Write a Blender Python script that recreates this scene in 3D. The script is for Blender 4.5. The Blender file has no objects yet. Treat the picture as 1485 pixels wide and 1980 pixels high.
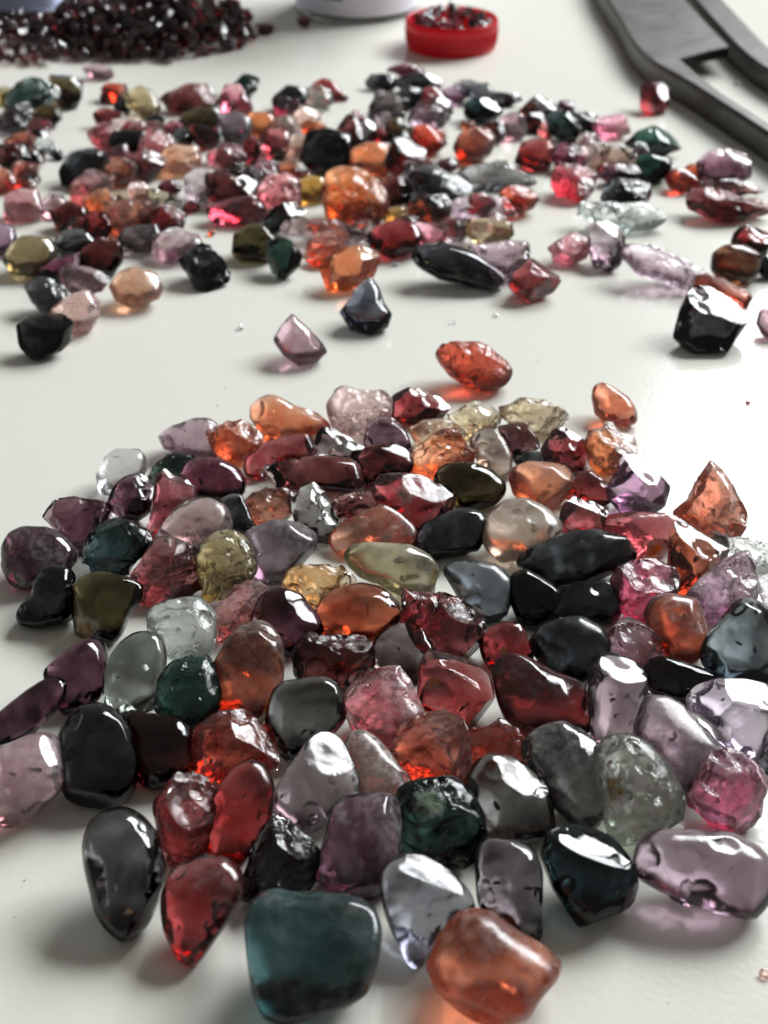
import bpy, math, random
import numpy as np
from mathutils import Vector

# ------------------------------------------------------------------ camera
scene = bpy.context.scene
COL = scene.collection
CAM_H = 0.118                      # camera height above the table, metres
PITCH = math.radians(33.0)         # looking down
FPX = 2875.0                       # focal length in photo pixels (1485 x 1980)
CX, CY = 742.5, 990.0
cam_data = bpy.data.cameras.new("camera")
cam = bpy.data.objects.new("camera", cam_data)
COL.objects.link(cam)
cam.location = (0, 0, CAM_H)
cam.rotation_euler = (math.radians(90) - PITCH, 0, 0)
cam_data.sensor_fit = 'VERTICAL'
cam_data.sensor_height = 36.0
cam_data.lens = 36.0 * FPX / 1980.0
cam_data.clip_start = 0.005
cam_data.clip_end = 20
cam_data.dof.use_dof = True
cam_data.dof.focus_distance = 0.186
cam_data.dof.aperture_fstop = 42
scene.camera = cam

# ------------------------------------------------------------------ light
world = bpy.data.worlds.new("World")
scene.world = world
world.use_nodes = True
bg = world.node_tree.nodes["Background"]
bg.inputs[0].default_value = (1.0, 0.95, 0.88, 1)
bg.inputs[1].default_value = 0.15

WIN_AZ, WIN_EL, WIN_D = math.radians(41), math.radians(37), 1.5
WIN_DIR = np.array([math.sin(WIN_AZ) * math.cos(WIN_EL), math.cos(WIN_AZ) * math.cos(WIN_EL), math.sin(WIN_EL)])
win_c = Vector((0.0, 0.22, 0.0)) + WIN_D * Vector(WIN_DIR)
wx = Vector((math.cos(WIN_AZ), -math.sin(WIN_AZ), 0))
for i in (-1, 1):
    for j in (-1, 1):
        ld = bpy.data.lights.new("window_pane_light", 'AREA')
        ld.shape = 'RECTANGLE'
        ld.size, ld.size_y = 0.56, 0.27
        ld.color = (0.95, 0.98, 1.0)
        ld.energy = 21.5 * math.pi * ld.size * ld.size_y
        lo = bpy.data.objects.new("window_pane_light", ld)
        lo.location = win_c + wx * (0.305 * i) + Vector((0, 0, 0.155 * j))
        lo.rotation_euler = (Vector((0, 0.22, 0)) - win_c).to_track_quat('-Z', 'Y').to_euler()
        COL.objects.link(lo)

vs = scene.view_settings
vs.view_transform = 'Standard'
vs.look = 'None'
vs.exposure = 0.0
vs.gamma = 1.0
vs.use_curve_mapping = False
cy = scene.cycles
cy.use_denoising = True
cy.use_adaptive_sampling = True
cy.adaptive_threshold = 0.03
cy.max_bounces = 11
cy.transmission_bounces = 10
cy.glossy_bounces = 5
cy.diffuse_bounces = 4
cy.volume_bounces = 0
cy.transparent_max_bounces = 8
cy.caustics_refractive = True
cy.caustics_reflective = True
cy.sample_clamp_indirect = 6.0
cy.blur_glossy = 0.6

# ------------------------------------------------------------------ helpers
FWD = np.array([0, math.cos(PITCH), -math.sin(PITCH)])
UP = np.array([0, math.sin(PITCH), math.cos(PITCH)])
RIGHT = np.array([1.0, 0, 0])
CAMP = np.array([0, 0, CAM_H])


def ray(u, v):
    return FWD + (u - CX) / FPX * RIGHT - (v - CY) / FPX * UP


def at(u, v, z=0.0):
    """photo pixel -> point of the horizontal plane at height z"""
    d = ray(u, v)
    return CAMP + d * ((z - CAM_H) / d[2])


def tag(o, label=None, cat=None, group=None, kind=None):
    if label: o["label"] = label
    if cat: o["category"] = cat
    if group: o["group"] = group
    if kind: o["kind"] = kind
    return o


def mesh_obj(name, verts, faces, mat=None, parent=None, smooth=True, sharp=None, loc=(0, 0, 0)):
    me = bpy.data.meshes.new(name)
    me.from_pydata([tuple(map(float, v)) for v in verts], [], [tuple(map(int, f)) for f in faces])
    me.update()
    if smooth:
        me.polygons.foreach_set("use_smooth", [True] * len(me.polygons))
        if sharp:
            me.set_sharp_from_angle(angle=math.radians(sharp))
    if mat: me.materials.append(mat)
    o = bpy.data.objects.new(name, me)
    o.location = loc
    COL.objects.link(o)
    if parent: o.parent = parent
    return o


def icosphere(level):
    t = (1 + 5 ** .5) / 2
    v = [(-1, t, 0), (1, t, 0), (-1, -t, 0), (1, -t, 0), (0, -1, t), (0, 1, t), (0, -1, -t), (0, 1, -t),
         (t, 0, -1), (t, 0, 1), (-t, 0, -1), (-t, 0, 1)]
    v = [np.array(p) / np.linalg.norm(p) for p in v]
    f = [(0, 11, 5), (0, 5, 1), (0, 1, 7), (0, 7, 10), (0, 10, 11), (1, 5, 9), (5, 11, 4), (11, 10, 2), (10, 7, 6),
         (7, 1, 8), (3, 9, 4), (3, 4, 2), (3, 2, 6), (3, 6, 8), (3, 8, 9), (4, 9, 5), (2, 4, 11), (6, 2, 10),
         (8, 6, 7), (9, 8, 1)]
    for _ in range(level):
        cache, nf = {}, []

        def mid(a, b):
            k = (min(a, b), max(a, b))
            if k not in cache:
                m = v[a] + v[b]
                v.append(m / np.linalg.norm(m))
                cache[k] = len(v) - 1
            return cache[k]
        for a, b, c in f:
            ab, bc, ca = mid(a, b), mid(b, c), mid(c, a)
            nf += [(a, ab, ca), (b, bc, ab), (c, ca, bc), (ab, bc, ca)]
        f = nf
    return np.array(v), np.array(f)


ICO = {k: icosphere(k) for k in (1, 2, 3, 4, 5)}

# ------------------------------------------------------------------ materials


def new_mat(name):
    m = bpy.data.materials.new(name)
    m.use_nodes = True
    nt = m.node_tree
    return m, nt, nt.nodes["Principled BSDF"], nt.nodes["Material Output"]


def plain_mat(name, col, rough=0.5, metal=0.0, bump=0.0, scale=500, var=0.08, trans=0.0):
    m, nt, p, out = new_mat(name)
    tc = nt.nodes.new('ShaderNodeTexCoord')
    nz = nt.nodes.new('ShaderNodeTexNoise')
    nz.inputs['Scale'].default_value = scale
    nz.inputs['Detail'].default_value = 4
    nt.links.new(tc.outputs['Object'], nz.inputs['Vector'])
    mx = nt.nodes.new('ShaderNodeMix')
    mx.data_type = 'RGBA'
    nt.links.new(nz.outputs['Fac'], mx.inputs[0])
    mx.inputs[6].default_value = (*[c * (1 - var) for c in col], 1)
    mx.inputs[7].default_value = (*[min(1, c * (1 + var)) for c in col], 1)
    nt.links.new(mx.outputs[2], p.inputs['Base Color'])
    p.inputs['Roughness'].default_value = rough
    p.inputs['Metallic'].default_value = metal
    p.inputs['Transmission Weight'].default_value = trans
    if bump:
        b = nt.nodes.new('ShaderNodeBump')
        b.inputs['Strength'].default_value = bump
        b.inputs['Distance'].default_value = 0.0002
        nt.links.new(nz.outputs['Fac'], b.inputs['Height'])
        nt.links.new(b.outputs[0], p.inputs['Normal'])
    return m


# colour of white light after one crossing of the stone (linear RGB)
PAL = {
    'clear': (.90, .91, .90), 'palegrey': (.78, .77, .78), 'grey': (.46, .46, .48), 'smoke': (0.3, 0.27, 0.28),
    'dkgrey': (0.19, 0.195, 0.2), 'black': (0.045, 0.05, 0.055), 'slate': (0.2, 0.225, 0.25),
    'mauve': (0.66, 0.48, 0.53), 'palemauve': (.82, .69, .76), 'violet': (0.54, 0.37, 0.48), 'greyviolet': (0.42, 0.34, 0.385),
    'dkviolet': (0.19, 0.088, 0.125), 'plum': (0.24, 0.07, 0.12), 'plumbrown': (.40, .16, .17),
    'teal': (0.08, 0.165, 0.175), 'dkteal': (0.035, 0.075, 0.085), 'dkgreen': (0.04, 0.095, 0.075),
    'olive': (0.46, 0.4, 0.22), 'dkolive': (0.17, 0.145, 0.07), 'amber': (0.76, 0.5, 0.2), 'gold': (0.7, 0.46, 0.1),
    'greyamber': (.70, .61, .43), 'brown': (.40, .20, .10), 'rustbrown': (.50, .20, .11),
    'orange': (0.85, 0.35, 0.15), 'rust': (0.6, 0.175, 0.065), 'dkorange': (0.54, 0.155, 0.055), 'redorange': (0.74, 0.175, 0.085),
    'salmon': (0.88, 0.4, 0.25), 'peach': (.92, .62, .42), 'taupe': (.64, .50, .43), 'rosetaupe': (.80, .62, .57),
    'red': (0.45, 0.036, 0.028), 'dkred': (0.38, 0.04, 0.033), 'crimson': (0.54, 0.08, 0.125), 'wine': (0.35, 0.04, 0.05),
    'dkwine': (0.17, 0.021, 0.03), 'rose': (0.8, 0.36, 0.38), 'pink': (.88, .45, .52), 'palepink': (0.97, 0.76, 0.75),
    'magenta': (0.56, 0.13, 0.235), 'rosepink': (0.78, 0.29, 0.34),
}
GAIN = 1.7


def gem_mat(key, fin, size, rng, patch=None, cloud=None, rough=None, bumpk=1.0):
    """transparent stone: surface glass, colour by absorption in the volume, faint cloudiness, frosting and scratches"""
    c = np.clip(np.array(PAL[key]) ** GAIN * (1 + rng.uniform(-.10, .10, 3)), .004, .97)
    c = c + (c.mean() - c) * .10
    m, nt, p, out = new_mat("gem_" + key)
    L = nt.links.new
    N = nt.nodes.new
    R = {'s': (.025, .17), 'f': (.16, .32), 'r': (.03, .26), 'x': (.03, .20), 'g': (.02, .18)}[fin]
    dark = c.max() < .16
    if dark and fin != 'f': R = (.02, .06)
    if fin == 's' and rng.uniform() < .3 and c.max() > .08: R = (.10, .24)      # some are dull and dusty
    if rough: R = rough
    tc = N('ShaderNodeTexCoord')
    mp = N('ShaderNodeMapping')
    mp.inputs['Location'].default_value = tuple(rng.uniform(-5, 5, 3))
    L(tc.outputs['Object'], mp.inputs['Vector'])
    n1 = N('ShaderNodeTexNoise')
    n1.inputs['Scale'].default_value = 1.5 / size
    n1.inputs['Detail'].default_value = 5
    n1.inputs['Distortion'].default_value = 1.2
    L(mp.outputs[0], n1.inputs['Vector'])
    n2 = N('ShaderNodeTexNoise')
    n2.inputs['Scale'].default_value = 9.0 / size
    n2.inputs['Detail'].default_value = 6
    n2.inputs['Roughness'].default_value = .62
    L(mp.outputs[0], n2.inputs['Vector'])
    # roughness
    mr = N('ShaderNodeMapRange')
    mr.inputs['From Min'].default_value = .38
    mr.inputs['From Max'].default_value = .66
    mr.inputs['To Min'].default_value = R[0]
    mr.inputs['To Max'].default_value = R[1]
    av = N('ShaderNodeMath')                # worn patches, finely broken up
    av.operation = 'MULTIPLY_ADD'
    L(n2.outputs['Fac'], av.inputs[0])
    av.inputs[1].default_value = .45
    hv = N('ShaderNodeMath')
    hv.operation = 'MULTIPLY'
    hv.inputs[1].default_value = .55
    L(n1.outputs['Fac'], hv.inputs[0])
    L(hv.outputs[0], av.inputs[2])
    L(av.outputs[0], mr.inputs['Value'])
    L(mr.outputs[0], p.inputs['Roughness'])
    # cloudiness -> less transmission, pale body colour
    if cloud is None:
        cloud = 0.0 if dark else {'s': .02, 'f': .08, 'r': .05, 'x': .04, 'g': .03}[fin]
    mt = N('ShaderNodeMapRange')
    mt.inputs['From Min'].default_value = .42
    mt.inputs['From Max'].default_value = .72
    mt.inputs['To Min'].default_value = 1.0 - cloud * .3
    mt.inputs['To Max'].default_value = 1.0 - min(.9, cloud * 2.2)
    L(n2.outputs['Fac'], mt.inputs['Value'])
    body = tuple(np.clip(c * .7 + .004, 0, 1))
    zr = N('ShaderNodeValToRGB')            # colour zoning of the glass itself
    zr.color_ramp.elements[0].position = .40
    zr.color_ramp.elements[0].color = (*np.clip(c ** .04, 0, 1), 1)
    zr.color_ramp.elements[1].position = .62
    zr.color_ramp.elements[1].color = (*np.clip(c ** .38, 0, 1), 1)
    L(n1.outputs['Fac'], zr.inputs[0])
    mixc = N('ShaderNodeMix')
    mixc.data_type = 'RGBA'
    mixc.inputs[6].default_value = (*body, 1)
    L(zr.outputs[0], mixc.inputs[7])
    last_t, last_c = mt.outputs[0], mixc.outputs[2]
    L(mt.outputs[0], mixc.inputs[0])
    if patch:
        pc, pd, pr = patch                      # a stain of another colour: colour, direction (right, up, front), size
        d = np.array(pd, float)
        d /= np.linalg.norm(d)
        vd = N('ShaderNodeVectorMath')
        vd.operation = 'DISTANCE'
        L(tc.outputs['Object'], vd.inputs[0])
        w = (RIGHT * d[0] + UP * d[1] - FWD * d[2]) * size * .45
        vd.inputs[1].default_value = tuple(w + np.array([0, 0, size * .38]))
        ad = N('ShaderNodeMath')
        ad.operation = 'MULTIPLY_ADD'
        L(n2.outputs['Fac'], ad.inputs[0])
        ad.inputs[1].default_value = size * .5
        L(vd.outputs['Value'], ad.inputs[2])
        pm = N('ShaderNodeMapRange')
        pm.inputs['From Min'].default_value = size * (pr + .25)
        pm.inputs['From Max'].default_value = size * (pr * .4 + .25)
        L(ad.outputs[0], pm.inputs['Value'])
        m2 = N('ShaderNodeMix')
        m2.data_type = 'RGBA'
        L(pm.outputs[0], m2.inputs[0])
        L(last_c, m2.inputs[6])
        m2.inputs[7].default_value = (*pc, 1)
        m3 = N('ShaderNodeMix')
        m3.data_type = 'FLOAT'
        L(pm.outputs[0], m3.inputs[0])
        L(last_t, m3.inputs[2])
        m3.inputs[3].default_value = .35
        last_c, last_t = m2.outputs[2], m3.outputs[0]
    L(last_c, p.inputs['Base Color'])
    L(last_t, p.inputs['Transmission Weight'])
    p.inputs['IOR'].default_value = 1.54 if c.max() > .06 else 1.46
    # relief: swells, splinter facets
    b = N('ShaderNodeBump')
    b.inputs['Strength'].default_value = {'s': .02 if dark else .05, 'f': .07, 'r': .22, 'x': .10, 'g': .25}[fin] * bumpk
    b.inputs['Distance'].default_value = size * .05
    L(n2.outputs['Fac'], b.inputs['Height'])
    mv = N('ShaderNodeVectorMath')
    mv.operation = 'MULTIPLY_ADD'
    L(n1.outputs['Color'], mv.inputs[0])
    mv.inputs[1].default_value = (size * .5,) * 3
    L(mp.outputs[0], mv.inputs[2])
    vo = N('ShaderNodeTexVoronoi')
    vo.inputs['Scale'].default_value = {'s': 2.6, 'f': 2.2, 'r': 5.5, 'x': 3.4, 'g': 4.6}[fin] / size
    L(mv.outputs[0], vo.inputs['Vector'])
    b2 = N('ShaderNodeBump')
    b2.inputs['Strength'].default_value = {'s': .06, 'f': .03, 'r': .55, 'x': .20, 'g': .65}[fin] * min(bumpk, 1.8)
    b2.inputs['Distance'].default_value = size * {'s': .06, 'f': .05, 'r': .07, 'x': .06, 'g': .08}[fin]
    bm = N('ShaderNodeMapRange')            # broken in places, worn smooth in others
    bm.inputs['From Min'].default_value = .42
    bm.inputs['From Max'].default_value = .62
    bm.inputs['To Min'].default_value = b2.inputs['Strength'].default_value * .12
    bm.inputs['To Max'].default_value = b2.inputs['Strength'].default_value * 1.25
    L(n1.outputs['Fac'], bm.inputs['Value'])
    L(bm.outputs[0], b2.inputs['Strength'])
    L(vo.outputs['Distance'], b2.inputs['Height'])
    L(b.outputs[0], b2.inputs['Normal'])
    L(b2.outputs[0], p.inputs['Normal'])
    # absorption in the stone
    sig = -np.log(c) / (size * .95)
    va = N('ShaderNodeVolumeAbsorption')
    mx = sig.max()
    va.inputs['Density'].default_value = float(mx)
    va.inputs['Color'].default_value = (*[float(1 - s / mx) for s in sig], 1)
    L(va.outputs[0], out.inputs['Volume'])
    return m

# ------------------------------------------------------------------ stones


def outline_radius(pts, n=180, sigma=2.0):
    pts = np.array(pts, float)
    x, y = pts[:, 0], pts[:, 1]
    x2, y2 = np.roll(x, -1), np.roll(y, -1)
    cr = x * y2 - x2 * y
    A = cr.sum() / 2
    cx = ((x + x2) * cr).sum() / (6 * A)
    cyy = ((y + y2) * cr).sum() / (6 * A)
    P = pts - (cx, cyy)
    Q = np.roll(P, -1, axis=0)
    th = np.arange(n) * 2 * math.pi / n
    d = np.stack([np.cos(th), np.sin(th)], 1)
    E = Q - P
    den = d[:, None, 0] * E[None, :, 1] - d[:, None, 1] * E[None, :, 0]
    den = np.where(abs(den) < 1e-12, 1e-12, den)
    t = (P[None, :, 0] * E[None, :, 1] - P[None, :, 1] * E[None, :, 0]) / den
    s = (P[None, :, 0] * d[:, None, 1] - P[None, :, 1] * d[:, None, 0]) / den
    ok = (s >= -1e-9) & (s <= 1 + 1e-9) & (t > 0)
    r = np.where(ok, t, 0).max(axis=1)
    k = np.arange(-12, 13)
    w = np.exp(-.5 * (k / sigma) ** 2)
    w /= w.sum()
    r = sum(wi * np.roll(r, int(ki)) for wi, ki in zip(w, k))
    return (cx, cyy), r, abs(A)


def waves(v, rng, freq, n=10):
    out = np.zeros(len(v))
    for _ in range(n):
        k = rng.normal(size=3)
        k *= freq * rng.uniform(.6, 1.4) / np.linalg.norm(k)
        out += np.sin(v @ k + rng.uniform(0, 6.28))
    return out / n ** .5


M_CRACK, nt_, p_, _o = new_mat("inner_crack")
p_.inputs['Transmission Weight'].default_value = 1
p_.inputs['IOR'].default_value = 1 / 1.5
p_.inputs['Roughness'].default_value = .12
STONES = []


def stone(name, label, key, fin, poly, seed, group, level=4, shear=.35, depth=.82, silver=0, patch=None, cloud=None,
          rough=None, lift=0.0, bumpk=1.0, ncut=None, veils=0, hewn=0, grow=1.13, pw=None, sigma=None):
    """one stone: its outline given in photo pixels, filled out to a solid of its own thickness and laid on the table"""
    rng = np.random.default_rng(seed)
    poly = np.array(poly, float)
    uv = np.stack([(poly[:, 0] - CX) / FPX, -(poly[:, 1] - CY) / FPX], 1)
    (cx, cyy), r, A = outline_radius(uv, sigma=sigma or {'s': 2.4, 'f': 2.4, 'r': 1.4, 'x': .9, 'g': 1.8}[fin])
    R0 = math.sqrt(A / math.pi)
    r = r / R0
    V, F = ICO[level]
    s = np.hypot(V[:, 0], V[:, 1])
    z = V[:, 2]
    pw = pw or {'s': 2.35, 'f': 2.3, 'r': 2.3, 'x': 2.2, 'g': 2.4}[fin]
    q = (s ** pw + abs(z) ** pw) ** (-1 / pw)
    th = np.mod(np.arctan2(V[:, 1], V[:, 0]), 2 * math.pi)
    rr = np.interp(th, np.arange(181) * 2 * math.pi / 180, np.append(r, r[0]))
    rmin = min(1.0, np.percentile(r, 12))
    P = np.stack([np.cos(th) * s * q * rr, np.sin(th) * s * q * rr, z * q * depth * (.35 + .65 * rmin)], 1)

    def local(n):                       # world direction -> (right, up, towards camera)
        return np.array([n @ RIGHT, n @ UP, -(n @ FWD)])
    cdir = ray(*poly.mean(axis=0))
    cdir /= np.linalg.norm(cdir)
    half = WIN_DIR - cdir
    half /= np.linalg.norm(half)
    hl = local(half)

    def cut(n, frac, hard=1.0):
        nonlocal P
        n = n / np.linalg.norm(n)
        h = P @ n
        d = h.max() * frac
        ex = np.maximum(h - d, 0)
        P = P - np.outer(ex * hard, n)

    def dent(rad, dep, back=False):
        nonlocal P
        i = rng.choice(np.flatnonzero(P[:, 2] + .5 * P[:, 1] < -.15)) if back else rng.integers(len(P))
        n = P[i] / np.linalg.norm(P[i])
        c = P[i] + n * (rad - dep)
        D = P - c
        L = np.linalg.norm(D, axis=1)
        inside = L < rad
        P = np.where(inside[:, None], c + D / L[:, None] * rad, P)
    if fin in 'sf':
        P = P * (1 + .04 * waves(P, rng, 2.6) + .009 * waves(P, rng, 6.5))[:, None]
        for _ in range(4):
            n = rng.normal(size=3)
            n[2] = abs(n[2]) + .2
            cut(n, rng.uniform(.80, .93), .75)
        for _ in range(5):
            dent(rng.uniform(.35, .9), rng.uniform(.02, .06))
        for _ in range(4):
            dent(rng.uniform(.25, .45), rng.uniform(.008, .022))
        for _ in range(12):             # dents at the back, added to break up the light inside
            dent(rng.uniform(.18, .55), rng.uniform(.03, .08), True)
    elif fin == 'r':
        P = P * (1 + .05 * waves(P, rng, 3.2))[:, None]
        for _ in range(9 + hewn):
            n = rng.normal(size=3)
            n[2] = np.sign(n[2]) * (abs(n[2]) + .4)
            cut(n, rng.uniform(.66, .90), 1.0)
        for _ in range(12):
            dent(rng.uniform(.35, .9), rng.uniform(.04, .12))
        for _ in range(10):
            dent(rng.uniform(.12, .30), rng.uniform(.02, .06))
        P = P * (1 + .008 * waves(P, rng, 16))[:, None]
    elif fin == 'x':
        for _ in range(10 if ncut is None else ncut):
            n = rng.normal(size=3)
            n[2] = np.sign(n[2]) * (abs(n[2]) + .5)
            cut(n, rng.uniform(.66, .88), 1.0)
        for _ in range(7):
            dent(rng.uniform(.2, .6), rng.uniform(.02, .06))
    elif fin == 'g':
        P = P * (1 + .05 * waves(P, rng, 3.5))[:, None]
        for _ in range(24):
            dent(rng.uniform(.2, .6), rng.uniform(.03, .10))
        for _ in range(30):
            dent(rng.uniform(.10, .25), rng.uniform(.02, .05))
    for k in range(silver):             # a broken face turned to the window
        hn = hl + rng.normal(size=3) * (.04 if fin in 'sx' else .10)
        hn /= np.linalg.norm(hn)
        cut(hn, rng.uniform(.70, .80), .86 if fin in 'sf' else 1.0)
        face = (P @ hn) > (P @ hn).max() - (.06 if fin in 'sf' else .012)
        P = P + np.outer(face * ({'s': .018, 'f': .015, 'x': .011}.get(fin, .012) * waves(P, rng, 5) + .004 * waves(P, rng, 12)), hn)
        for _ in range({'s': 0, 'f': 0, 'x': 5}.get(fin, 8)):
            idx = np.flatnonzero(face)
            i = rng.choice(idx)
            rad = rng.uniform(.35, .9)
            c = P[i] + (hn + rng.normal(size=3) * .2) * (rad - rng.uniform(.008, .03))
            DD = P - c
            LL = np.linalg.norm(DD, axis=1)
            P = np.where((LL < rad)[:, None], c + DD / LL[:, None] * rad, P)
    # keep the measured outline after the chipping
    for ax in (0, 1):
        f_ = (r * (np.cos, np.sin)[ax](np.arange(180) * math.pi / 90))
        lo, hi = P[:, ax].min(), P[:, ax].max()
        P[:, ax] = (P[:, ax] - lo) / (hi - lo) * (f_.max() - f_.min()) * grow + f_.min() * grow
    # lie back along the table: the upper outline is farther away
    P[:, 2] -= shear * P[:, 1]
    P *= R0
    base = FWD + cx * RIGHT + cyy * UP
    W = base + P[:, :1] * RIGHT + P[:, 1:2] * UP - P[:, 2:3] * FWD
    zz = W[:, 2]
    low = zz.min() + .035 * (zz.max() - zz.min())
    t = (CAM_H - lift - .00004) / -low
    X = CAMP + W * t
    X[:, 2] = np.maximum(X[:, 2], .00004 + lift * .6)
    size = 2 * R0 * t
    o3 = np.array([(X[:, 0].max() + X[:, 0].min()) / 2, (X[:, 1].max() + X[:, 1].min()) / 2, 0])
    m = gem_mat(key, fin, size, rng, patch, cloud, rough, bumpk)
    me = bpy.data.meshes.new(name)
    X = X - o3
    me.vertices.add(len(X))
    me.vertices.foreach_set("co", X.astype(np.float32).ravel())
    me.loops.add(F.size)
    me.loops.foreach_set("vertex_index", F.astype(np.int32).ravel())
    me.polygons.add(len(F))
    me.polygons.foreach_set("loop_start", np.arange(0, F.size, 3, dtype=np.int32))
    me.polygons.foreach_set("loop_total", np.full(len(F), 3, dtype=np.int32))
    me.polygons.foreach_set("use_smooth", np.ones(len(F), dtype=bool))
    me.update(calc_edges=True)
    me.validate()
    if fin in 'rxg':
        me.set_sharp_from_angle(angle=math.radians(18 if hewn else 24))
    me.materials.append(m)
    o = bpy.data.objects.new(name, me)
    o.location = o3
    COL.objects.link(o)
    tag(o, label, 'gemstone', group)
    ctr = X.mean(axis=0)
    for _ in range(veils):              # flat healed cracks inside the stone
        V1, F1 = ICO[2]
        a = rng.normal(size=3)
        a /= np.linalg.norm(a)
        b = np.cross(a, rng.normal(size=3))
        b /= np.linalg.norm(b)
        c2 = np.cross(a, b)
        rr1, rr2 = rng.uniform(.03, .09) * size, rng.uniform(.02, .06) * size
        wob = 1 + .22 * waves(V1, rng, 4)
        VV = (V1[:, :1] * rr1 * wob[:, None]) * b + (V1[:, 1:2] * rr2 * wob[:, None]) * c2
        VV = VV + np.outer(V1[:, 2] * size * .006 + size * .02 * waves(VV / size, rng, 9), a)
        VV = VV + ctr + rng.uniform(-.24, .24, 3) * size
        if VV[:, 2].min() > size * .06:
            mesh_obj("inner_crack", VV, F1, M_CRACK, o)
    STONES.append(o)
    return o


# crops of the photograph in which the outlines were measured: x, y, scale
CROP = {'A': (0, 720, 2.97), 'B': (450, 720, 2.97), 'C': (900, 720, 2.5385), 'D': (0, 1180, 2.97), 'E': (450, 1180, 2.97),
        'F': (900, 1180, 2.5385), 'G': (0, 1540, 2.0068), 'H': (740, 1540, 1.9933), 'I': (0, 0, 1.0),
        'a': (0, 0, 2.97), 'b': (500, 0, 2.97), 'c': (985, 0, 2.97), 'd': (0, 340, 2.97), 'e': (500, 340, 2.97), 'f': (985, 340, 2.97)}
FIN_NAME = {'s': 'tumbled_stone', 'f': 'frosted_stone', 'r': 'rough_stone', 'x': 'crystal_stone', 'g': 'crackled_stone'}

# ------------------------------------------------------------------ table
m_table, nt, p, out = new_mat("white_laminate")
tc = nt.nodes.new('ShaderNodeTexCoord')
n1 = nt.nodes.new('ShaderNodeTexNoise')
n1.inputs['Scale'].default_value = 1300
n1.inputs['Detail'].default_value = 2
nt.links.new(tc.outputs['Object'], n1.inputs['Vector'])
n2 = nt.nodes.new('ShaderNodeTexNoise')
n2.inputs['Scale'].default_value = 14
n2.inputs['Detail'].default_value = 4
nt.links.new(tc.outputs['Object'], n2.inputs['Vector'])
mx = nt.nodes.new('ShaderNodeMix')
mx.data_type = 'RGBA'
nt.links.new(n2.outputs['Fac'], mx.inputs[0])
mx.inputs[6].default_value = (.755, .752, .68, 1)
mx.inputs[7].default_value = (.79, .787, .715, 1)
nt.links.new(mx.outputs[2], p.inputs['Base Color'])
mr = nt.nodes.new('ShaderNodeMapRange')
mr.inputs['To Min'].default_value = .13
mr.inputs['To Max'].default_value = .18
p.inputs['Specular IOR Level'].default_value = .4
nt.links.new(n2.outputs['Fac'], mr.inputs['Value'])
nt.links.new(mr.outputs[0], p.inputs['Roughness'])
b = nt.nodes.new('ShaderNodeBump')
b.inputs['Strength'].default_value = .38
b.inputs['Distance'].default_value = .00006
nt.links.new(n1.outputs['Fac'], b.inputs['Height'])
nt.links.new(b.outputs[0], p.inputs['Normal'])
x0, x1, y0, y1, zt, zb, bv = -.6, .6, -.25, .95, 0.0, -.025, .002
v = [(x0, y0, zb), (x1, y0, zb), (x1, y1, zb), (x0, y1, zb), (x0, y0, zt - bv), (x1, y0, zt - bv), (x1, y1, zt - bv), (x0, y1, zt - bv),
     (x0 + bv, y0 + bv, zt), (x1 - bv, y0 + bv, zt), (x1 - bv, y1 - bv, zt), (x0 + bv, y1 - bv, zt)]
f = [(3, 2, 1, 0), (8, 9, 10, 11)] + [(i, (i + 1) % 4, (i + 1) % 4 + 4, i + 4) for i in range(4)] + \
    [(i + 4, (i + 1) % 4 + 4, (i + 1) % 4 + 8, i + 8) for i in range(4)]
tag(mesh_obj("table", v, f, m_table, smooth=False), "off-white laminate table top under all the stones", None, None, "structure")


def lathe(profile, n=96, closed=True):
    """profile of (radius, z); closed loops are joined end to end"""
    k = len(profile)
    V, Fc = [], []
    for i in range(n):
        a = 2 * math.pi * i / n
        for (r_, z_) in profile:
            V.append((r_ * math.cos(a), r_ * math.sin(a), z_))
    for i in range(n):
        j = (i + 1) % n
        for q_ in range(k if closed else k - 1):
            w_ = (q_ + 1) % k
            Fc.append((i * k + q_, j * k + q_, j * k + w_, i * k + w_))
    return V, Fc


def ngon_prism(poly, z0, z1, bevel):
    """a plate: outline (x, y) list, bevelled along its upper edge"""
    n = len(poly)
    P_ = np.array(poly)
    if sum(P_[i][0] * P_[(i + 1) % n][1] - P_[(i + 1) % n][0] * P_[i][1] for i in range(n)) < 0:
        P_ = P_[::-1]
    ins = []
    for i in range(n):
        a, b_, c = P_[i - 1], P_[i], P_[(i + 1) % n]
        e1 = (b_ - a) / np.linalg.norm(b_ - a)
        e2 = (c - b_) / np.linalg.norm(c - b_)
        n1_ = np.array([-e1[1], e1[0]])
        n2_ = np.array([-e2[1], e2[0]])
        h = n1_ + n2_
        h /= max(.35, np.linalg.norm(h) ** 2 / 2)
        ins.append(b_ + h * bevel * .5 * 1.0)
    V = [(*q_, z0) for q_ in P_] + [(*q_, z1 - bevel) for q_ in P_] + [(*q_, z1) for q_ in ins]
    Fc = [tuple(range(n))[::-1], tuple(range(2 * n, 3 * n))]
    for i in range(n):
        j = (i + 1) % n
        Fc += [(i, j, n + j, n + i), (n + i, n + j, 2 * n + j, 2 * n + i)]
    return V, Fc


def smooth_line(pts, k=4):
    """Catmull-Rom through the points"""
    pts = [np.array(p_, float) for p_ in pts]
    o_ = []
    for i in range(len(pts) - 1):
        a = pts[max(i - 1, 0)]
        b_, c = pts[i], pts[i + 1]
        d = pts[min(i + 2, len(pts) - 1)]
        for s in range(k):
            t = s / k
            o_.append(.5 * ((2 * b_) + (-a + c) * t + (2 * a - 5 * b_ + 4 * c - d) * t * t + (-a + 3 * b_ - 3 * c + d) * t ** 3))
    o_.append(pts[-1])
    return o_


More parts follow.
